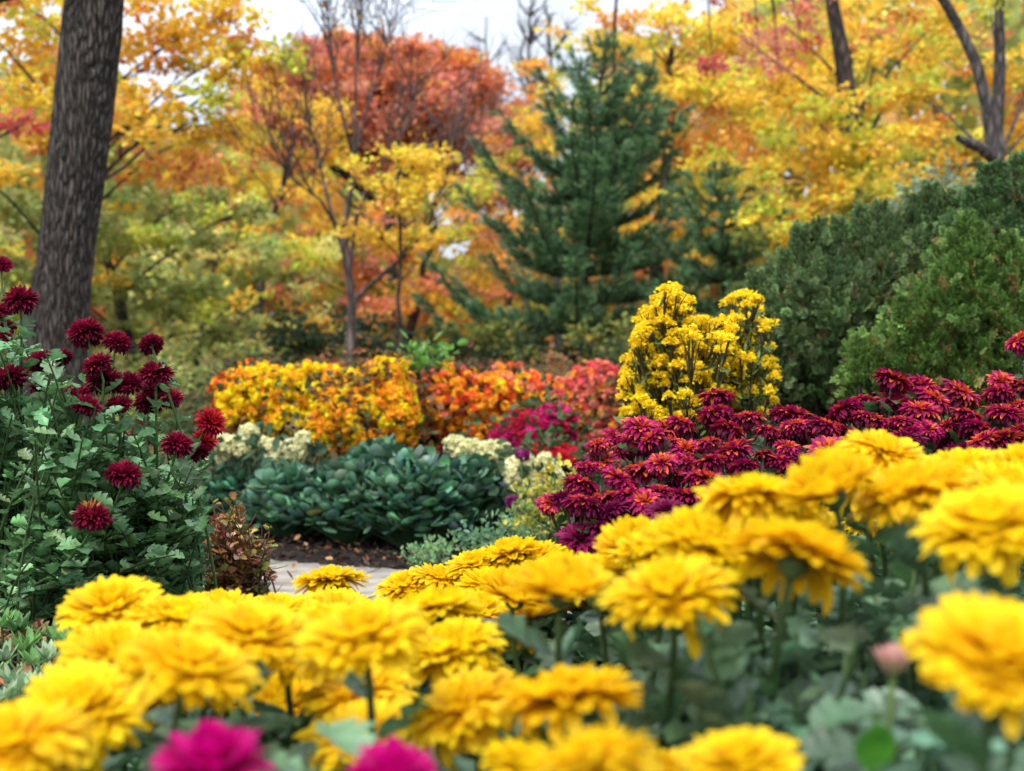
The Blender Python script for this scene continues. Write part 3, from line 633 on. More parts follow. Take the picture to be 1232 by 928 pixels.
# ------------------------------------------------------------------ yellow flowering bush with flat flower tiers
def yellow_bush(label, base_px, d, tiers, nt_, leafy=0):
    base = on_ground(base_px, d); root = thing('flowering_bush', label, 'shrub', base, 'yellow bushes with flat flower heads'); W = Acc(); A = Acc(); G = Acc()
    tw = np.array([(t_[2]-t_[0])*(t_[3]-t_[1]) for t_ in tiers], float); tw /= tw.sum()
    tx, ty = tiers[0][0]*.5+tiers[0][2]*.5, tiers[0][1]; tip = at(tx, ty+20, d); axis = lambda z: base+(tip-base)*np.clip((z-base[2])/(tip[2]-base[2]), 0, 1)
    W.tube(np.array([axis(base[2]+(tip[2]-base[2])*q) for q in np.linspace(0, 1, 8)]), np.linspace(.014, .004, 8), (.035, .022, .016), 6)
    for i in range(nt_):
        x0, y0, x1, y1, = tiers[rng.choice(len(tiers), p=tw)]; u = rng.uniform(); px, py = rng.uniform(x0, x1), rng.uniform(y0, y1)
        p = at(px, py, d+rng.normal()*.14); rad_ = rng.uniform(.014, .036)
        hd = np.linalg.norm((p-axis(p[2]))[:2]); zs = max(base[2]+.12, p[2]-.06-.75*hd); P = bez(axis(zs), p-[0, 0, .02], .35, .6, .02, 9); W.tube(P, np.linspace(.0038, .0015, 9), (.06, .045, .022), 5)
        for _ in range(5):
            e = p+rng.normal(size=3)*[rad_*.6, rad_*.6, .004]; W.tube(np.array([P[-3], (P[-2]+e)/2, e]), [.003, .0025, .0015], (.09, .08, .03), 3)
        m = int(rng.uniform(60, 95)); r_ = rad_*np.sqrt(rng.uniform(0, 1, m)); az = rng.uniform(0, 2*PI, m)
        pos = p+np.stack([r_*np.cos(az), r_*np.sin(az), .014*(1-(r_/rad_)**2)+rng.normal(size=m)*.0055], 1)
        A.inst(TPL_FLORET, pos, frames(rdir(m), np.tile([0, 0, 1.], (m, 1))+rng.normal(size=(m, 3))*.35), rng.uniform(.0042, .0072, m), jit((.84, .54, .010), m, .12), jit((.92, .70, .02), m, .1))
        m = 3+leafy
        G.inst(TPL_NARROW, P[rng.integers(4, 8, m)]+rng.normal(size=(m, 3))*.01, frames(rdir(m, .2), rdir(m, 1)), rng.uniform(.025, .05, m), jit((.12, .17, .045), m, .3))
    part('branches', W, M_TWIG, root, base); part('blossoms', A, M_BLOSSOM, root, base, False); part('foliage', G, M_SOFT, root, base, False)
yellow_bush('tall yellow flowering bush with dark branches beside the evergreen shrub', 815, 4.7,
            [(792, 348, 818, 362), (778, 362, 830, 384), (768, 385, 850, 412), (765, 408, 880, 430), (752, 432, 895, 455), (750, 455, 885, 480), (755, 478, 860, 500), (760, 492, 850, 515), (858, 384, 885, 400), (850, 400, 882, 425), (790, 352, 820, 380), (815, 405, 885, 500)], 620, 3)
yellow_bush('smaller yellow flowering bush tangled into the evergreen shrub', 905, 4.75, [(868, 356, 930, 376), (880, 378, 930, 400), (890, 430, 945, 470), (880, 460, 930, 500), (900, 400, 940, 430)], 50, 10)

# ------------------------------------------------------------------ flowering shrubs of the middle bed
def bloom_shrub(label, base_px, d, blobs, fol, flo, nflo, fsz=.036, group='bright flowering shrubs of the middle bed', name='azalea_bush', per=3, leaf=.045):
    base = on_ground(base_px, d); root = thing(name, label, 'shrub', base, group)
    C, R, B = blob_clumps(blobs, d, 1.0); W = Acc(); A = Acc(); G = Acc()
    for c in C[rng.permutation(len(C))[:45]]:
        W.tube(bez(base+rng.normal(size=3)*[.1, .06, 0]-[0, 0, .05], c, .6, .3, .02), np.linspace(.009, .003, 7), (.10, .06, .035), 4)
    leaves(G, C, R*.9, fol, leaf, per, .8, TPL_CUPLEAF)
    # trusses: florets sit in rounded heads towards the outside of the shrub
    area = np.array([b[2]*b[3] for b in blobs], float); cnt = np.maximum(4, (nflo*4.2*area/area.sum()).astype(int))
    for bl, m in zip(blobs, cnt):
        px, py, rx, ry = bl[:4]; dd = d+(bl[4] if len(bl) > 4 else 0); c = at(px, py, dd); rx, ry = rx*dd/F, ry*dd/F
        v = nrm(rng.normal(size=(m, 3))+[0, -.35, .35]); rr = rng.uniform(.78, 1.08, m)
        P = c+v*np.stack([rr*rx, rr*(rx+ry)*.5, rr*ry], 1); cols = pick(flo, m)
        for p, vv, col in zip(P, v, cols):
            k = rng.integers(16, 26); o = nrm(rng.normal(size=(k, 3))+vv*.8); pos = p+o*rng.uniform(.6, 1.05, (k, 1))*fsz*.75
            A.inst(TPL_FLORET, pos, frames(rdir(k), o+rng.normal(size=(k, 3))*.15), fsz*rng.uniform(.24, .38, k), jit(col, k, .15), np.clip(jit(col, k, .15)*1.1, 0, .9))
    part('stem', W, M_TWIG, root, base); part('foliage', G, M_SOFT, root, base, False); part('blossoms', A, M_BLOSSOM, root, base, False)
FY, FO, FR, FS, FM = (.92, .66, .012), (.90, .36, .02), (.80, .13, .03), (.80, .25, .16), (.52, .015, .15)
LF = [((.10, .06, .025), 2), ((.05, .08, .03), 3), ((.18, .07, .03), 1.5)]
bloom_shrub('golden yellow flowering shrub, widest of the middle bed, above the dark leaves', 345, 8.0, [(320, 475, 55, 32), (375, 470, 50, 30), (300, 500, 42, 36), (355, 505, 60, 32), (425, 465, 40, 22)],
            LF, [(FY, 6), (FO, 2.6), ((.90, .50, .012), 3)], 150)
bloom_shrub('fiery orange flowering shrub at the left end of the yellow one', 272, 8.2, [(272, 475, 17, 22), (268, 505, 14, 25), (298, 448, 14, 10)], LF, [(FO, 3), (FR, 2)], 42)
bloom_shrub('orange and yellow flowering shrub in front of the golden one', 430, 7.6, [(440, 505, 52, 38), (400, 515, 30, 35), (475, 500, 28, 45), (470, 450, 28, 18), (415, 480, 25, 15)],
            [((.08, .10, .03), 3), ((.2, .08, .03), 1)], [(FO, 5), (FY, 4), ((.90, .50, .012), 3)], 130)
bloom_shrub('deep orange flowering shrub with reddish leaves right of the lime plant', 555, 8.0, [(550, 485, 48, 35), (590, 490, 45, 38), (540, 458, 35, 17), (620, 475, 35, 25), (575, 515, 45, 22), (512, 512, 28, 34), (505, 480, 18, 20)],
            [((.14, .05, .03), 2), ((.05, .07, .03), 2)], [(FO, 6), (FR, 2.6), (FY, 1), (FS, 1.5)], 140)
bloom_shrub('salmon red flowering shrub below the tall pine trunk', 650, 8.6, [(645, 475, 40, 25), (610, 455, 25, 15), (680, 490, 35, 28), (640, 500, 40, 22)], LF, [(FS, 4), (FO, 3), (FR, 2)], 90)
bloom_shrub('coral pink flowering shrub beside the tall yellow bush', 715, 8.4, [(715, 470, 35, 32), (740, 490, 25, 35), (690, 500, 35, 32), (715, 510, 38, 30)], [((.16, .09, .04), 2), ((.14, .14, .04), 2)], [((.70, .10, .12), 4), (FS, 4), (FO, 1), ((.6, .35, .08), 2)], 95)
bloom_shrub('magenta and crimson flower clump left of the burgundy chrysanthemums', 640, 7.2, [(640, 520, 30, 20), (615, 530, 22, 14), (665, 512, 24, 18)], [((.06, .09, .03), 3)], [(FM, 3), ((.45, .01, .04), 2)], 50, .05, name='flower_clump')
bloom_shrub('small scarlet flower clump above the cream and lime plants', 672, 6.4, [(672, 552, 24, 8), (650, 550, 12, 8), (645, 562, 6, 14)], [((.06, .09, .03), 3)], [((.50, .01, .03), 3)], 26, .045, name='flower_clump')
shrub('lime_green_plant', 'fresh lime green leafy plant rising between the orange shrubs', 'plant', 515, 8.1, [(512, 445, 22, 22), (505, 490, 28, 40), (525, 470, 18, 25)], [((.14, .30, .06), 3), ((.28, .38, .07), 2)], .06, 8, 1.0, TPL_CUPLEAF, M_SOFT)

# cream plume plants
def plume_plant(label, base_px, d, plumes, group='cream plume flowers around the broad leaves'):
    base = on_ground(base_px, d); root = thing('plume_flower', label, 'plant', base, group); W = Acc(); G = Acc()
    for (px, py, wpx, hpx) in plumes:
        py -= 5
        c = at(px, py, d); rx, rz = wpx*d/F/2, hpx*d/F/2; m = int(520+wpx*hpx*.3)
        v = nrm(rng.normal(size=(m, 3)))*rng.uniform(.55, 1.0, (m, 1)); A = Acc()
        lump = 1+.22*np.sin(v[:, :1]*8+px)*np.sin(v[:, 2:]*7)
        A.inst(TPL_FLORET, c+v*lump*[rx, (rx+rz)*.5, rz], frames(rdir(m), v+rng.normal(size=(m, 3))*.3), rng.uniform(.006, .012, m), jit((.60, .56, .24), m, .15), jit((.84, .82, .52), m, .12))
        part('plume', A, M_BLOSSOM, root, base, False); W.tube(bez(base, c-[0, 0, rz*.8], .6, .3, .01), np.linspace(.007, .004, 7), (.10, .14, .05), 5)
        m = 14; q = c+rng.normal(size=(m, 3))*[rx, rx, .5*rz]-[0, 0, rz*1.4]
        G.inst(TPL_CUPLEAF, q, frames(rdir(m, .3), rdir(m, 1)), rng.uniform(.05, .09, m), jit((.05, .10, .05), m, .2))
    part('stem', W, M_STEM, root, base); part('foliage', G, M_SOFT, root, base, False)
plume_plant('cream plume flowers at the left end of the broad leaved bed', 295, 6.85, [(292, 542, 40, 28), (268, 540, 30, 26), (300, 524, 24, 18), (258, 558, 26, 18), (318, 540, 26, 20)])
plume_plant('cream plume flower cluster under the orange and yellow shrub', 350, 6.75, [(352, 548, 36, 30), (336, 556, 30, 22), (364, 534, 18, 20), (330, 542, 20, 16)])
plume_plant('large cream plume flowers at the right end of the broad leaves', 580, 6.7, [(560, 545, 44, 26), (585, 552, 46, 32), (606, 562, 34, 34), (548, 538, 28, 18), (600, 545, 30, 22)])
plume_plant('faded cream flower spikes beside the lime yellow clump', 645, 6.2, [(618, 575, 26, 40), (640, 590, 34, 40), (655, 565, 22, 30), (630, 560, 24, 24), (625, 612, 24, 26), (668, 580, 20, 30)])

# ------------------------------------------------------------------ broad leaved plants
def broad_plant(label, px, d, hw_px, top_py, n):
    n = int(n*2.4)
    base = on_ground(px, d); root = thing('broad_leaved_plant', label, 'plant', base, 'dark glossy broad leaved plants along the mulch'); A = Acc(); W = Acc()
    hw = hw_px*d/F; top = at(px, top_py, d)[2]-base[2]
    az = rng.uniform(0, 2*PI, n); u = rng.uniform(0, 1, n)**.75
    r_ = hw*np.sqrt(u)*rng.uniform(.8, 1.1, n); z = top*np.sqrt(np.clip(1-u*.93, 0, 1))*rng.uniform(.72, 1.03, n)
    o = np.stack([np.cos(az), np.sin(az)*.8, np.zeros(n)], 1); pos = base+o*r_[:, None]*.9+np.outer(z, [0, 0, 1.])
    dr = nrm(o*(.35+u[:, None])+rng.normal(size=(n, 3))*.3+[0, 0, -.0]+np.outer(.35-.55*u, [0, 0, 1.])); up = nrm(o*.55+rng.normal(size=(n, 3))*.25+[0, -.15, 1.0])
    k_ = rng.integers(0, 3, n); c = jit((.075, .165, .095), n, .40, .14); c[rng.uniform(size=n) < .008] = (.28, .28, .08)
    for k in range(3):
        q = k_ == k; A.inst(TPL_BROAD[k], pos[q], frames(dr[q], up[q]), rng.uniform(.045, .085, q.sum())[:, None]*[1.1, 1, 1], c[q], c[q]*1.15)
    for p, d_ in zip(pos, dr):
        W.tube(bez(base+(p-base)*[.25, .25, 0], p, .7, .6, .006, 5), [.004, .004, .0035, .003, .0025], (.06, .12, .05), 4)
    part('stem', W, M_STEM, root, base); part('foliage', A, M_HOSTA, root, base)
broad_plant('broad leaved dark plant at the left end of its row', 285, 6.9, 52, 566, 150)
broad_plant('broad leaved plant under the cream cluster, second from the left', 350, 6.6, 58, 566, 190)
broad_plant('broad leaved plant below the orange and yellow shrub', 425, 6.45, 65, 556, 220)
broad_plant('broad leaved plant with the glossiest blue leaves in mid row', 500, 6.3, 66, 553, 230)
broad_plant('tall broad leaved plant left of the large cream plumes', 556, 6.45, 62, 556, 210)
broad_plant('low broad leaved plant tucked behind the row', 460, 6.85, 60, 532, 150)

# low pale green cushions at the mulch edge
def cushion(label, blobs, d, base_px, pal, leaf=.022, per=5):
    base = on_ground(base_px, d); root = thing('cushion_plant', label, 'plant', base, 'low pale green cushion plants'); A = Acc(); W = Acc()
    C, R, B = blob_clumps(blobs, d, 2.4)
    C[:, 2] = np.maximum(C[:, 2], ground_z(C[:, 0], C[:, 1])+.02)
    for c in C:
        A.tube(bez(base, c, .3, .6, .005, 6), [.006, .004, .003, .003, .003, .002], (.12, .2, .07), 4); n = 40
        dr = rdir(n, .5); A.inst(TPL_CUPLEAF, c+rng.normal(size=(n, 3))*[.04, .04, .025], frames(dr, rdir(n, 1)), leaf*rng.uniform(.8, 1.5, n), jit(pick(pal, 1)[0], n, .2), jit(pick(pal, 1)[0], n, .2))
    part('foliage', A, M_SOFT, root, base, False)
PG = [((.16, .30, .13), 3), ((.24, .38, .16), 2), ((.12, .24, .15), 2)]
cushion('pale green cushion plant nearest the stone path', [(545, 662, 45, 12), (520, 666, 25, 8)], 5.5, 540, PG)
cushion('mound of pale blue green foliage behind the yellow ridge', [(600, 640, 45, 20), (575, 650, 30, 14), (640, 645, 40, 22)], 5.4, 605, PG)
cushion('lime and yellow foliage clump left of the burgundy chrysanthemums', [(660, 615, 35, 25), (690, 600, 25, 30), (640, 628, 30, 16), (665, 585, 25, 22)], 5.2, 660, [((.35, .38, .07), 3), ((.5, .42, .06), 2), ((.2, .3, .08), 2)])
# purple heads between the cushions
for (lab, q) in (('dusky purple flower head standing in the pale cushions', (616, 604)), ('violet pink flower head above the pale cream spikes', (628, 548))):
    base = on_ground(q[0], 5.9); root = thing('purple_flower', lab, 'flower', base, 'purple flower heads'); c = at(q[0], q[1], 5.9); A = Acc(); W = Acc(); m = 70
    v = rdir(m, .3); A.inst(TPL_FLORET, c+v*[.03, .03, .024]*rng.uniform(.6, 1, (m, 1)), frames(rdir(m), v), rng.uniform(.008, .014, m), jit((.22, .02, .13), m, .2))
    W.tube(bez(base, c, .6, .3, .01), np.linspace(.005, .003, 7), (.1, .14, .05), 5); part('stem', W, M_STEM, root, base); part('flower_head', A, M_BLOSSOM, root, base, False)

# ------------------------------------------------------------------ chrysanthemum blooms
def petal_mesh(layers, R, H, width, pointed, c_in, c_out, c_low, jitc=.10, seed=0, cup=.5, droop=0, mat=None, streak=None, streak_p=0, rag=.07):
    """layers: (count, angle of the tips on the dome, reach factor, bow); petals run from the receptacle to tips on a flattened dome"""
    r = np.random.default_rng(seed); A = Acc(); NL = len(layers)
    ts = np.array([0, .2, .45, .68, .85, .95, 1.0])
    ws = np.array([.30, .55, .88, 1.0, .90, .60, .22]) if not pointed else np.array([.45, .75, 1.0, .95, .68, .36, .06])
    u = np.array([-1, 0, 1.0])
    for li, (n, al, reach, bow) in enumerate(layers):
        f = li/max(1, NL-1); ph = r.uniform(0, 2*PI)
        for i in range(n):
            az = ph+2*PI*(i+r.normal()*.2)/n; a0 = math.radians(al+r.normal()*5); k_ = reach*(1+r.normal()*rag)
            tip = np.array([R*math.cos(a0)*k_, (H if a0 > 0 else R*.8)*math.sin(a0)*k_]); bw = bow+r.normal()*.12
            if droop and li < 2 and r.uniform() < droop: tip[1] -= R*r.uniform(.25, .55); tip[0] *= r.uniform(.7, .92); bw -= .5
            b0_ = np.array([R*(.13-.10*f), R*(.0+.10*f)]); ch = tip-b0_; L = np.linalg.norm(ch); e = math.atan2(ch[1], ch[0]); cu = 2*bw; e0 = e-bw
            W_ = width*R*r.uniform(.86, 1.14)*(1-.25*f); h = np.array([math.cos(az), math.sin(az), 0]); sd = np.array([-h[1], h[0], 0]); tw = r.normal()*.22
            V = np.zeros((7, 3, 3)); C = np.zeros((7, 3, 3)); p = h*b0_[0]+np.array([0, 0, b0_[1]]); a = e0
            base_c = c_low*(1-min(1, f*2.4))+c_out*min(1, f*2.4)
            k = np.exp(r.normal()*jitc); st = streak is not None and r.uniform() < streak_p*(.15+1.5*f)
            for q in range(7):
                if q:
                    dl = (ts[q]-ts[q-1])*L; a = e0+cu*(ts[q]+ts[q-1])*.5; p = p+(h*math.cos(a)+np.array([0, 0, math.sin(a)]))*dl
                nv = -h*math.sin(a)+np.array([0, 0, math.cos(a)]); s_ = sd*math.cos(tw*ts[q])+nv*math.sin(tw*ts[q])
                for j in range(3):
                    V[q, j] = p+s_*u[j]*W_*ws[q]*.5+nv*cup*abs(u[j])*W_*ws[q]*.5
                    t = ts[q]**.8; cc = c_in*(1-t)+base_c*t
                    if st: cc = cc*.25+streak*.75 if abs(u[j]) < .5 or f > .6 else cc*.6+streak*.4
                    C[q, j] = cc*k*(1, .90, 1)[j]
            Fq = [[q*3+j, q*3+j+1, (q+1)*3+j+1, (q+1)*3+j] for q in range(6) for j in range(2)]
            A.add(V.reshape(-1, 3), Fq, np.clip(C.reshape(-1, 3), 0, .93))
    return A.mesh('bloom', mat)
def calyx_mesh(R):
    A = Acc(); p = np.array([[0, 0, -.30*R], [0, 0, -.24*R], [0, 0, -.14*R], [0, 0, -.03*R], [0, 0, .02*R]]); A.tube(p, np.array([.05, .14, .22, .24, .1])*R, (.07, .12, .04), 10)
    return A.mesh('calyx', M_STEM)
a_ = np.array
YL = [(26, -14, 1.0, -.35), (29, -3, 1.0, -.30), (30, 8, 1.0, -.15), (30, 19, 1.0, .05), (27, 32, .99, .2), (24, 44, .97, .35), (19, 56, .95, .4), (14, 67, .93, .4), (9, 78, .91, .35), (5, 86, .9, .3)]
YOPEN = [(20, 14, .86, .1), (22, 26, .88, .3), (22, 38, .90, .45), (20, 50, .92, .5), (15, 62, .94, .5), (10, 74, .95, .4), (6, 84, .95, .3)]
YOLD = [(24, -38, .95, -.6), (27, -20, 1.0, -.5), (28, -5, 1.0, -.35), (28, 10, .98, -.1), (25, 25, .95, .1), (20, 40, .92, .3), (15, 55, .9, .4), (10, 70, .86, .4), (6, 82, .84, .3)]
YELLOW = []
for q, (ly, hh, yo, dr_) in enumerate(((YL, .034, .68, .14), (YL, .030, .65, .2), (YL, .039, .70, .1), (YOLD, .033, .64, .3), (YL, .036, .62, .16), (YOPEN, .046, .66, 0), (YOLD, .028, .67, .25), (YL, .032, .69, .3))):
    YELLOW.append(petal_mesh(ly, .065, hh, .205+.012*(q % 3), False, a_([.84, .42, .005]), a_([.93, yo+.03, .012]), a_([.90, yo-.05, .008]), .07, q, .26, dr_, M_PETAL, None, 0, .07))
YC = calyx_mesh(.065)
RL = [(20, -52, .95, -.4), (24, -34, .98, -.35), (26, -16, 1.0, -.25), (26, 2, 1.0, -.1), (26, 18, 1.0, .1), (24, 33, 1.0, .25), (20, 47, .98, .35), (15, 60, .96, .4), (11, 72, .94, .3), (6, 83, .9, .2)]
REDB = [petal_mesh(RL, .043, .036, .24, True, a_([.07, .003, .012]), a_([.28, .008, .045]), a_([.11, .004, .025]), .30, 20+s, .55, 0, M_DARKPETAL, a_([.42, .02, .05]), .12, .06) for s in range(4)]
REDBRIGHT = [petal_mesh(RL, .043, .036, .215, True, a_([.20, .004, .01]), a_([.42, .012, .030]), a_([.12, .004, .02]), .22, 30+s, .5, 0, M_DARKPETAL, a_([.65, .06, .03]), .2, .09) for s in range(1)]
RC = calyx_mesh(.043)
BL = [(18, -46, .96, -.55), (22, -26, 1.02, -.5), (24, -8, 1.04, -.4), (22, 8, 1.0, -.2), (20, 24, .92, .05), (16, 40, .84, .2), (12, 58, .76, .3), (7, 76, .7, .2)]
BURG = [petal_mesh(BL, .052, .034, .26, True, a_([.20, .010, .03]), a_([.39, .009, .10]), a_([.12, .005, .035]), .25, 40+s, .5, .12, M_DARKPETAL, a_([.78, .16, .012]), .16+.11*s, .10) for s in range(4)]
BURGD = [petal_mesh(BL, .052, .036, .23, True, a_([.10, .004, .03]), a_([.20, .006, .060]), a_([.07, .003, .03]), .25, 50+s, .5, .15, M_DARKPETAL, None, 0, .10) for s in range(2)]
BC = calyx_mesh(.052)
ML = [(13, -8, 1.0, -.1), (14, 14, 1.0, .1), (13, 36, 1.0, .3), (10, 58, .95, .4), (7, 76, .9, .3)]
MAG = [petal_mesh(ML, .06, .05, .44, False, a_([.45, .0, .12]), a_([.62, .002, .21]), a_([.5, .001, .16]), .10, 60+s, .35, 0, M_PETAL) for s in range(2)]
MC = calyx_mesh(.06)

def bloom(meshes, cal, root, base, p, sc, tilt=.2, face=None, name='bloom'):
    if face is None: face = nrm(np.array([rng.normal()*tilt, -.04+rng.normal()*tilt, 1.0]))
    q = Vector(face).to_track_quat('Z', 'Y').to_matrix().to_4x4() @ Matrix.Rotation(rng.uniform(0, 2*PI), 4, 'Z')
    b = link(name, meshes[rng.integers(len(meshes))], root); b.matrix_local = Matrix.Translation(Vector(p-base)) @ q @ Matrix.Diagonal((sc, sc, sc*rng.uniform(.88, 1.08), 1))
    link('calyx', cal, b); return np.array(face)
def stem_to(root, base, p0, p1, face, R, r0=.0045, col=(.07, .13, .04)):
    e = p1-face*R*.26; c1 = e-face*.07; n = 10; t = np.linspace(0, 1, n)[:, None]; c0 = p0+np.array([(p1[0]-p0[0])*.25, (p1[1]-p0[1])*.25, (p1[2]-p0[2])*.55])
    P = (1-t)**3*p0+3*t*(1-t)**2*c0+3*t*t*(1-t)*c1+t**3*e; W = Acc(); W.tube(P, np.linspace(r0*1.2, r0*.8, n), col, 7); part('stem', W, M_STEM, root, base); return P
def leaf_along(G, P, n, size, c0, lo=.1, hi=.85, c1=None, tpls=TPL_LOBED, var=.22):
    u = np.sort(rng.uniform(lo, hi, n)); pos = np.stack([np.interp(u, np.linspace(0, 1, len(P)), P[:, k]) for k in range(3)], 1)
    az = np.arange(n)*2.4+rng.uniform(0, 6); o = np.stack([np.cos(az), np.sin(az), rng.uniform(-.15, .5, n)], 1)
    up = np.tile([0, 0, 1.], (n, 1))+rng.normal(size=(n, 3))*.28; k_ = rng.integers(0, len(tpls), n); c = jit(c0, n, var, .08); c2 = c*1.15 if c1 is None else jit(c1, n, var, .08)
    for k in range(len(tpls)):
        q = k_ == k
        if q.any(): G.inst(tpls[k], pos[q], frames(o[q], up[q]), size*rng.uniform(.65, 1.25, q.sum()), c[q], c2[q])

# ------------------------------------------------------------------ dark red chrysanthemums on the left
REDS = [  # px, py, width px, plant, kind
 (4, 318, 22, 0, 0), (25, 362, 40, 0, 0), (3, 376, 24, 0, 0), (8, 396, 24, 0, 1), (4, 408, 22, 0, 0), (13, 455, 40, 0, 1), (54, 438, 42, 0, 0), (75, 430, 24, 0, 0), (52, 468, 32, 0, 0),
 (91, 479, 40, 1, 0), (103, 489, 36, 1, 0), (104, 402, 41, 1, 0), (141, 413, 35, 1, 0), (182, 415, 29, 2, 0), (118, 440, 36, 1, 0), (125, 459, 42, 1, 0), (154, 462, 38, 1, 0), (173, 459, 24, 2, 0),
 (188, 450, 40, 2, 0), (188, 466, 34, 2, 0), (143, 488, 31, 1, 0), (180, 485, 36, 2, 0), (208, 481, 26, 2, 0), (175, 524, 37, 2, 0), (213, 536, 38, 2, 0), (253, 508, 37, 2, 2), (246, 530, 30, 2, 2), (239, 545, 26, 2, 0),
 (149, 573, 42, 1, 0), (110, 624, 44, 1, 3)]
RB = [on_ground(-10, 3.75), on_ground(80, 3.45), on_ground(175, 3.65)]
RLAB = ['dark red chrysanthemum plant at the left edge with the highest blooms', 'dark red chrysanthemum plant in the middle with a withered bloom low down', 'dark red chrysanthemum plant nearest the orange shrubs with brighter red blooms']
rroot = [thing('red_chrysanthemum', l, 'flower', b, 'dark red chrysanthemums on the left') for l, b in zip(RLAB, RB)]
RG = [Acc(), Acc(), Acc()]; LC = (.130, .255, .105)
for (px, py, wpx, k, kind) in REDS:
    d = RB[k][1]-.12+rng.normal()*.10-(.30 if py > 560 else 0); p = at(px, py, d); sc = (wpx*d/F)/(.043*1.76); face = None
    if kind == 2: face = nrm(a_([.55, -.35, .8]))
    fc = bloom(REDBRIGHT if kind == 2 else REDB, RC, rroot[k], RB[k], p, sc, .25, face)
    P = stem_to(rroot[k], RB[k], RB[k]+rng.normal(size=3)*[.07, .07, 0], p, fc, .043*sc, .0036)
    leaf_along(RG[k], P, 11, .046, LC, .35, .84)
    if kind == 3:
        A = Acc(); n = 26; dr = rdir(n, .9); A.inst(TPL_NARROW, p+dr*.012+[0, 0, .012], frames(dr, rdir(n)), rng.uniform(.014, .026, n), jit((.50, .22, .05), n, .3), jit((.20, .08, .03), n, .3)); part('withered_petals', A, M_CHIP, rroot[k], RB[k], False)
top = lambda x: np.interp(x, [-80, 0, 40, 80, 110, 150, 190, 225, 245, 252], [370, 385, 405, 450, 485, 512, 535, 548, 575, 640])
for i in range(400):
    px = rng.uniform(-75, 245); ty = top(px); py = ty+(740-ty)*rng.uniform(0, 1)**1.25
    if px > 205 and py > 690: py = 640
    k = int(np.argmin([abs(px+5), abs(px-80), abs(px-175)])); d = RB[k][1]-.18+rng.normal()*.16; tip = at(px, py, d); b = RB[k]+rng.normal(size=3)*[.10, .10, 0]
    P = bez(b, tip, .62, .3, .02, 9); RG[k].tube(P, np.linspace(.004, .002, 9), (.07, .12, .04), 5)
    leaf_along(RG[k], P, 14, .044, LC, .16, 1.0)
for g, r_, b in zip(RG, rroot, RB): part('foliage', g, M_MUM, r_, b)

# ------------------------------------------------------------------ burgundy and orange chrysanthemums on the right
a5 = [(90,600,130),(240,510,180),(270,420,115),(330,310,120),(400,265,100),(460,310,155),(540,225,180),(600,280,150),(740,210,150),(770,335,165),(910,75,170),(910,165,175),(1070,180,155),(970,240,160),(870,300,120),(990,340,200),(1160,240,120),(1140,360,100),(770,400,150),(850,480,200),(1040,430,140),(560,440,210),(430,480,170),(400,590,215),(250,600,175),(480,560,150),(560,590,150),(760,570,190),(650,230,150),(680,300,140),(550,330,150),(640,400,150),(350,390,150),(700,470,160),(640,540,140),(880,400,150),(1230,170,110),(1190,420,130)]
a6 = [(90,490,175),(110,545,150),(260,550,150),(150,600,130),(340,600,220),(270,660,190),(70,650,130),(40,720,160),(350,470,160),(440,420,130),(590,320,175),(740,345,160),(600,420,180),(790,410,170),(730,470,175),(920,380,185),(500,515,160),(620,520,130),(1120,320,120),(1110,385,155),(950,490,150),(1140,480,190),(860,540,115),(1210,440,120),(1000,560,155),(880,620,160),(1030,620,180),(1150,620,170),(650,590,180),(540,600,150),(760,560,150),(440,500,130),(1220,560,150),(1225,350,120),(20,590,140)]
BB = [(640+x/4.107, 460+y/4.107, w_/4.107, 0) for x, y, w_ in a5]+[(930+x/4.08, 380+y/4.08, w_/4.08, 0) for x, y, w_ in a6]
BB += [(1229, 410, 40, 0), (700, 648, 58, 1), (722, 637, 42, 1), (708, 632, 40, 1)]
for px_, py_ in ((705, 612), (735, 615), (762, 622), (800, 615), (680, 600), (745, 640), (790, 640), (830, 600), (1010, 545), (1090, 530), (1150, 548), (1200, 560), (965, 555), (860, 590)): BB.append((px_, py_, 42, 1))
bcen = [705, 790, 880, 985, 1085, 1190]
BLAB = ['burgundy chrysanthemum at the low left tip of the bed with dark spent blooms', 'burgundy chrysanthemum rich in orange centers below the yellow bush', 'burgundy chrysanthemum below the gap between yellow bush and evergreen',
        'burgundy chrysanthemum just behind the highest yellow blooms', 'burgundy chrysanthemum with the tallest crowded heads against the evergreens', 'burgundy chrysanthemum at the right edge with one bloom far above']
BBASE = [on_ground(x, d) for x, d in zip(bcen, (2.95, 3.1, 3.3, 3.4, 3.45, 3.4))]
broot = [thing('burgundy_chrysanthemum', l, 'flower', b, 'burgundy chrysanthemums on the right') for l, b in zip(BLAB, BBASE)]
BG = [Acc() for _ in bcen]
def bdepth(py): return float(np.interp(py, [400, 480, 560, 620, 690], [3.55, 3.40, 3.10, 2.85, 2.72]))
for (px, py, wpx, dark) in BB:
    k = int(np.argmin(np.abs(np.array(bcen)-px))); d = bdepth(py)+rng.normal()*.06; p = at(px, py, d); sc = min(1.25, (wpx*d/F)/(.052*1.74))
    fc = bloom(BURGD if dark else BURG, BC, broot[k], BBASE[k], p, sc, .28)
    P = stem_to(broot[k], BBASE[k], BBASE[k]+rng.normal(size=3)*[.06, .06, 0], p, fc, .05*sc, .0038, (.07, .07, .04)); leaf_along(BG[k], P, 7, .05, (.06, .12, .04), .5, .88)
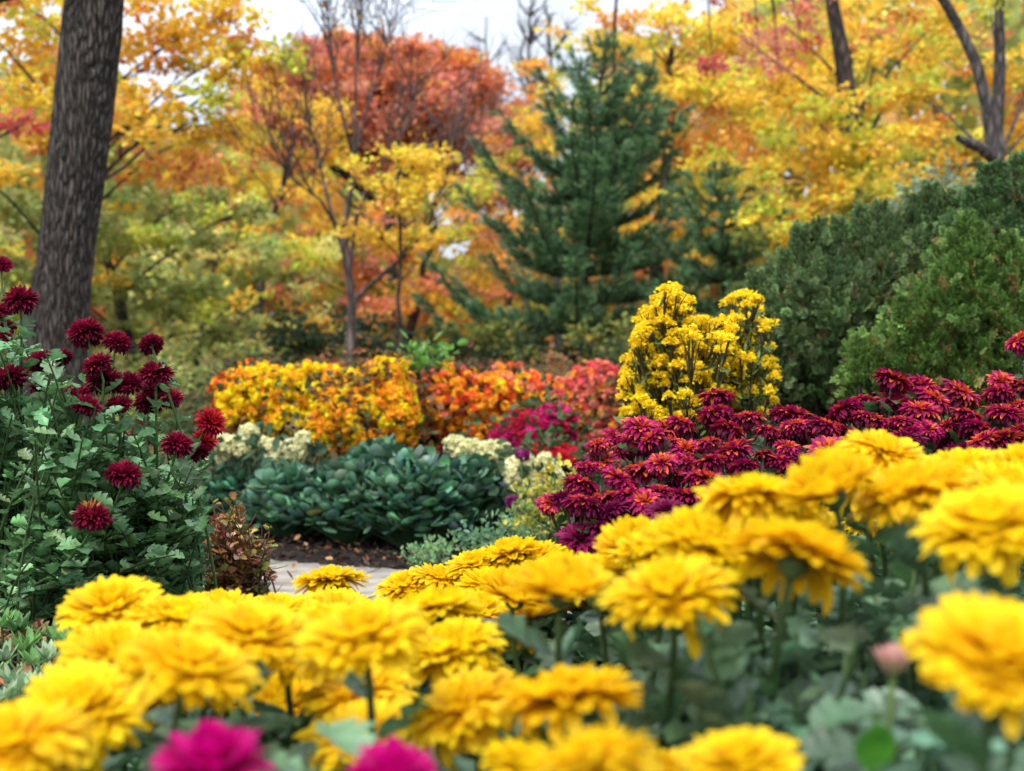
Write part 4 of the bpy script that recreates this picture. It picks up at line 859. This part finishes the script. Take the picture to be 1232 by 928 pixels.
for i in range(150):
    px = rng.uniform(690, 1260); lo = np.interp(px, [660, 750, 900, 1050, 1232], [650, 600, 540, 500, 470]); py = lo+rng.uniform(0, 130); k = int(np.argmin(np.abs(np.array(bcen)-px)))
    P = bez(BBASE[k]+rng.normal(size=3)*[.08, .08, 0], at(px, py, bdepth(py-60)+.05), .6, .3, .02, 8); BG[k].tube(P, np.linspace(.004, .002, 8), (.07, .10, .04), 5); leaf_along(BG[k], P, 8, .055, (.06, .13, .045), .3, 1.0)
for g, r_, b in zip(BG, broot, BBASE): part('foliage', g, M_MUM, r_, b)

# ------------------------------------------------------------------ yellow chrysanthemums in the foreground
YP = [
 ('yellow chrysanthemum plant at the lower left corner above the magenta bloom', [(140, 800, 128), (225, 812, 165), (95, 862, 155), (15, 905, 180), (210, 850, 100), (165, 830, 120), (50, 880, 140)]),
 ('yellow chrysanthemum plant in front of the dark red flowers', [(133, 738, 113), (217, 750, 115), (302, 768, 145), (265, 745, 95), (180, 772, 112), (250, 782, 122), (335, 742, 95)]),
 ('yellow chrysanthemum plant left of the two magenta blooms, blooms hanging low', [(437, 775, 155), (345, 792, 130), (340, 855, 110), (428, 893, 140), (305, 850, 85), (392, 768, 118), (480, 772, 112), (390, 810, 105)]),
 ('yellow chrysanthemum with three small blooms standing over the stone path', [(398, 703, 83), (407, 738, 88), (346, 735, 62)]),
 ('far yellow chrysanthemum ridge beside the pale green cushions', [(488, 708, 72), (530, 700, 72), (572, 684, 74), (615, 673, 76), (648, 674, 70), (590, 708, 80), (640, 700, 82), (550, 718, 78), (505, 722, 76), (680, 684, 70)]),
 ('yellow chrysanthemum plant in the middle foreground behind the right magenta bloom', [(520, 742, 112), (543, 790, 122), (577, 740, 90), (558, 858, 148), (682, 850, 168), (498, 828, 72), (500, 765, 110), (610, 770, 95), (620, 862, 110)]),
 ('yellow chrysanthemum plant between the far ridge and the big right cluster', [(675, 718, 145), (808, 722, 155), (762, 664, 108), (845, 662, 135), (620, 722, 100), (725, 690, 105), (800, 672, 115), (640, 745, 95)]),
 ('yellow chrysanthemum plant with the two widest blooms below the burgundy bed', [(955, 678, 155), (880, 655, 130), (905, 602, 132), (1000, 596, 140), (960, 640, 110), (950, 612, 115), (900, 640, 105), (845, 690, 95)]),
 ('yellow chrysanthemum plant with the highest blooms at the right edge', [(1065, 548, 103), (1160, 572, 108), (1235, 570, 110), (1098, 600, 138), (1192, 638, 165), (1104, 665, 62), (1045, 634, 60), (1045, 585, 105), (1130, 612, 118), (1215, 605, 118)]),
 ('yellow chrysanthemum with one big bloom low at the right edge', [(1206, 800, 212)]),
 ('yellow chrysanthemum with two blooms cut off by the bottom edge', [(712, 922, 150), (893, 926, 135), (640, 935, 120), (800, 938, 110)]),
 ('yellow chrysanthemum plant half hidden under the large center right blooms', [(745, 785, 52), (775, 800, 40), (858, 790, 46), (700, 770, 44), (865, 815, 30)]),
]
YLC = (.092, .175, .084)
for label, bl in YP:
    if len(bl) > 2 and 'hidden' not in label:
        xs_, ys_ = [b[0] for b in bl], [b[1] for b in bl]
        for _ in range(int(len(bl)*1.3)):
            i, j = rng.choice(len(bl), 2, replace=False)
            if abs(bl[i][0]-bl[j][0]) < 190: u = rng.uniform(.3, .7); bl = bl+[(bl[i][0]*(1-u)+bl[j][0]*u, max(bl[i][1]*(1-u)+bl[j][1]*u+rng.uniform(2, 26), min(ys_)+14), min(bl[i][2], bl[j][2])*rng.uniform(.72, .95))]
    ds = [float(np.clip((.085 if y > 915 else .126)*F/w_, .92, 2.75)) for _, y, w_ in bl]; pts = np.array([at(x, y, d) for (x, y, _), d in zip(bl, ds)])
    base = pts.mean(0)+[0, .03, 0]; base[2] = float(ground_z(base[0], base[1])); root = thing('yellow_chrysanthemum', label, 'flower', base, 'yellow chrysanthemums in the foreground'); G = Acc()
    for p, (x, y, w_), d in zip(pts, bl, ds):
        sc = (w_*d/F)/(.065*1.82); fc = bloom(YELLOW, YC, root, base, p+[0, 0, .004], sc, .21)
        P = stem_to(root, base, base+(p-base)*[.55, .55, 0]+rng.normal(size=3)*[.02, .02, 0], p, fc, .065*sc, .005, (.075, .13, .045)); leaf_along(G, P, 11, .066, YLC, .25, .86)
    ext = np.maximum(pts.std(0)[:2]*1.3, .07); zt = np.percentile(pts[:, 2], 30)
    for i in range(7+4*len(bl)):
        b = base+a_([rng.normal()*ext[0], rng.normal()*ext[1], 0]); b[1] = max(b[1], .95); b[2] = float(ground_z(b[0], b[1])); tip = b+[rng.normal()*.05, abs(rng.normal())*.05, zt-base[2]-rng.uniform(.07, .34)]
        P = bez(b, tip, .6, .3, .02, 8); G.tube(P, np.linspace(.005, .003, 8), (.075, .12, .045), 5); leaf_along(G, P, 11, .066, YLC, .3, 1.0)
    part('foliage', G, M_MUM, root, base)

# leafy, not yet flowering plants that fill the lower right
def leafy(label, base_px, d, spots, size=.062, cl=(.105, .185, .105), tpls=TPL_BROAD):
    base = on_ground(base_px, d); root = thing('leafy_plant', label, 'plant', base, 'leafy plants without blooms in the foreground'); G = Acc(); W = Acc()
    for (px, py, dd) in spots:
        P = bez(base+rng.normal(size=3)*[.06, .05, 0], at(px, py, dd), .6, .35, .02, 9); W.tube(P, np.linspace(.0055, .003, 9), (.08, .14, .05), 6); leaf_along(G, P, 8, size*.9, cl, .35, .9, None, tpls, .3); leaf_along(G, P, 8, size, cl, .45, 1.0, None, TPL_LOBED, .3)
    part('stem', W, M_STEM, root, base); part('foliage', G, M_MUM, root, base)
def spots(n, x0, x1, y0, y1, d0, d1): return [(rng.uniform(x0, x1), rng.uniform(y0, y1), rng.uniform(d0, d1)) for _ in range(n)]
leafy('grey green leafy plant under the highest yellow blooms at right', 1120, 1.75, spots(34, 1010, 1240, 680, 820, 1.5, 1.95))
leafy('leafy plant with dull rounded leaves below the widest yellow blooms', 950, 1.55, spots(34, 830, 1060, 740, 900, 1.3, 1.75))
leafy('dark leafy plant in the bottom right corner below the big bloom', 1140, 1.25, spots(30, 1020, 1240, 850, 960, 1.12, 1.4), .058)
leafy('shaded leafy plant left of the bottom edge blooms', 760, 1.45, spots(26, 640, 860, 800, 940, 1.3, 1.7), .065, (.075, .135, .06), TPL_LOBED)
leafy('leafy plant between the magenta blooms and the left corner', 240, 1.35, spots(20, 80, 480, 880, 960, 1.2, 1.6), .06, (.10, .17, .09), TPL_LOBED)

# magenta blooms at the bottom edge
for lab, (px, py, wpx, d) in (('left one of the two magenta blooms at the bottom edge', (255, 930, 140, 1.02)), ('right hand magenta bloom at the bottom edge before yellow petals', (474, 938, 115, 1.02))):
    p = at(px, py, d); base = a_([p[0], p[1]+.05, 0]); root = thing('magenta_flower', lab, 'flower', base, 'magenta blooms at the bottom edge'); sc = (wpx*d/F)/(.06*1.9)
    fc = bloom(MAG, MC, root, base, p, sc, .08); P = stem_to(root, base, base.copy(), p, fc, .06*sc, .005); G = Acc(); leaf_along(G, P, 10, .07, YLC, .2, .8); part('foliage', G, M_MUM, root, base)
# pink bud with a bright leaf
d = 1.2; p = at(1075, 792, d); base = on_ground(1050, d+.03); root = thing('flower_bud', 'closed pink bud on a pale stem above one bright green leaf', 'flower', base)
A = Acc(); zz = np.linspace(-1, 1, 9); A.tube(p+np.outer(zz, [0, 0, .013]), .0115*np.sqrt(np.clip(1-zz**2*.96, .02, 1)), (.55, .28, .24), 10); n = 12; az = np.arange(n)*2*PI/n
A.inst(TPL_NARROW, p+np.stack([np.cos(az)*.009, np.sin(az)*.009, np.full(n, -.011)], 1), frames(np.stack([np.cos(az)*.10, np.sin(az)*.10, np.ones(n)], 1), np.stack([np.cos(az), np.sin(az), np.zeros(n)], 1)), np.full(n, .022), (.30, .32, .16), (.72, .30, .30)); part('bud', A, M_PETAL, root, base)
W = Acc(); W.tube(bez(base, p-[0, 0, .012], .6, .2, .004), np.linspace(.0045, .003, 7), (.13, .20, .06), 7); part('stem', W, M_STEM, root, base)
A = Acc(); q = at(1048, 928, 1.14); A.inst(TPL_BROAD[1], np.array([q]), frames(np.array([[.02, .05, 1.]]), np.array([[.15, -1., .1]])), np.array([[.042, .045, .045]]), (.06, .22, .02), (.08, .30, .03)); lf = part('leaf', A, M_SOFT, root, base); lf['label'] = 'bright green leaf'
W = Acc(); W.tube(bez(base, q, .8, .6, .0), np.full(7, .003), (.1, .2, .05), 5); part('leaf_stalk', W, M_STEM, root, base)

# ------------------------------------------------------------------ dry brown shrub
base = on_ground(290, 4.1); root = thing('dry_shrub', 'dry brown shrub with rusty curled leaves beside the stone path', 'shrub', base); W = Acc(); A = Acc()
for i in range(210):
    px = rng.normal(281, 25); py = np.clip(rng.normal(665, 30), 598, 715); px = np.clip(px, 228, 325)
    if py < 630: px = np.clip(px, 250, 285)
    tip = at(px, py, 4.0+rng.normal()*.09); P = bez(base+rng.normal(size=3)*[.05, .04, 0], tip, .6, .35, .03, 8); W.tube(P, np.linspace(.004, .0012, 8), (.16, .09, .05), 4)
    for _ in range(2):
        k = rng.integers(3, 7); e = P[k]+rdir(1, .5)[0]*.07; W.tube(np.array([P[k], (P[k]+e)/2+rng.normal(size=3)*.006, e]), [.002, .0015, .001], (.18, .10, .06), 3)
    n = 8; leaf_along(A, P, n, .026, pick([((.30, .14, .05), 3), ((.34, .10, .07), 2), ((.46, .32, .09), 1.8), ((.18, .20, .05), 2.2), ((.46, .34, .25), 1.2)], 1)[0], .45, 1.0)
part('branches', W, M_TWIG, root, base); part('foliage', A, M_CHIP, root, base)

# ------------------------------------------------------------------ ground cover at the lower left
def rosette(label, px, d, n, size, cl):
    base = on_ground(px, d); root = thing('ground_cover_plant', label, 'plant', base, 'low silvery plants in the lower left corner'); A = Acc(); W = Acc()
    for i in range(n):
        c = base+rng.normal(size=3)*[.09, .10, 0]+[0, 0, rng.uniform(.02, .10)]; m = 12; az = np.arange(m)*2.4+rng.uniform(0, 6); o = np.stack([np.cos(az), np.sin(az), rng.uniform(.15, .9, m)], 1)
        A.inst(TPL_NARROW, np.tile(c, (m, 1)), frames(o, np.tile([0, 0, 1.], (m, 1))+rng.normal(size=(m, 3))*.2), size*rng.uniform(.7, 1.3, m), jit(cl, m, .2), jit(np.array(cl)*1.35, m, .2)); A.tube(np.array([c*[1, 1, 0]+[0, 0, base[2]-.02], c]), [.004, .003], (.1, .16, .06), 5)
    part('foliage', A, M_SOFT, root, base)
rosette('fresh green ground cover below the dark red plants at left edge', 8, 2.95, 22, .042, (.14, .28, .08))
rosette('silvery narrow leaved ground cover among fallen brown leaves', 50, 2.7, 28, .042, (.22, .32, .17))
rosette('pale ground cover plant lowest at the left edge', 12, 2.45, 24, .040, (.20, .28, .14))
rosette('small ground cover tuft under the first yellow bloom', 95, 3.1, 9, .045, (.08, .17, .06))

# litter
n = 22000; x = rng.uniform(-2.4, 1.4, n); y = rng.uniform(1.8, 8.6, n); A = Acc()
d2 = np.min((x[:, None]-P2[None, :, 0])**2+(y[:, None]-P2[None, :, 1])**2, axis=1); ok = d2 > .36**2; x, y = x[ok], y[ok]; n = len(x)
A.inst(TPL_BLADE, np.stack([x, y, ground_z(x, y)+rng.uniform(.008, .028, n)], 1), frames(rdir(n)*[1, 1, .35], rdir(n, 1.6)), np.stack([rng.uniform(.006, .014, n), rng.uniform(.02, .06, n), np.full(n, .03)], 1), pick([((.018, .012, .010), 4), ((.045, .030, .022), 3), ((.12, .075, .05), .9), ((.30, .15, .07), .12)], n))
tag(link('mulch_chips', A.mesh('mulch_chips', M_CHIP, smooth=False)), 'dark bark mulch chips covering the beds', 'mulch', kind='stuff')
n = 900; x = rng.uniform(-2.6, 2.2, n); y = rng.uniform(1.8, 8.5, n); A = Acc()
d2 = np.min((x[:, None]-P2[None, :, 0])**2+(y[:, None]-P2[None, :, 1])**2, axis=1); ok = (d2 > .33**2) | (rng.uniform(size=n) < .15); x, y, d2 = x[ok], y[ok], d2[ok]; n = len(x)
A.inst(TPL_CUPLEAF, np.stack([x, y, ground_z(x, y)+np.where(d2 < .36**2, .056, .032)], 1), frames(rdir(n)*[1, 1, .2], rdir(n, 2.2)), rng.uniform(.025, .05, n), pick([((.30, .13, .05), 3), ((.38, .22, .10), 2), ((.22, .07, .04), 2), ((.5, .33, .10), 1)], n))
x = rng.uniform(-1.35, -.75, 160); y = rng.uniform(2.3, 3.3, 160); A.inst(TPL_LOBED[1], np.stack([x, y, ground_z(x, y)+rng.uniform(.03, .06, 160)], 1), frames(rdir(160)*[1, 1, .4], rdir(160, 1.4)), rng.uniform(.035, .065, 160), pick([((.34, .13, .06), 3), ((.40, .24, .12), 2), ((.24, .07, .05), 2)], 160))
tag(link('fallen_leaves', A.mesh('fallen_leaves', M_CHIP, smooth=False)), 'scattered brown fallen leaves on mulch and path', 'leaves', kind='stuff')
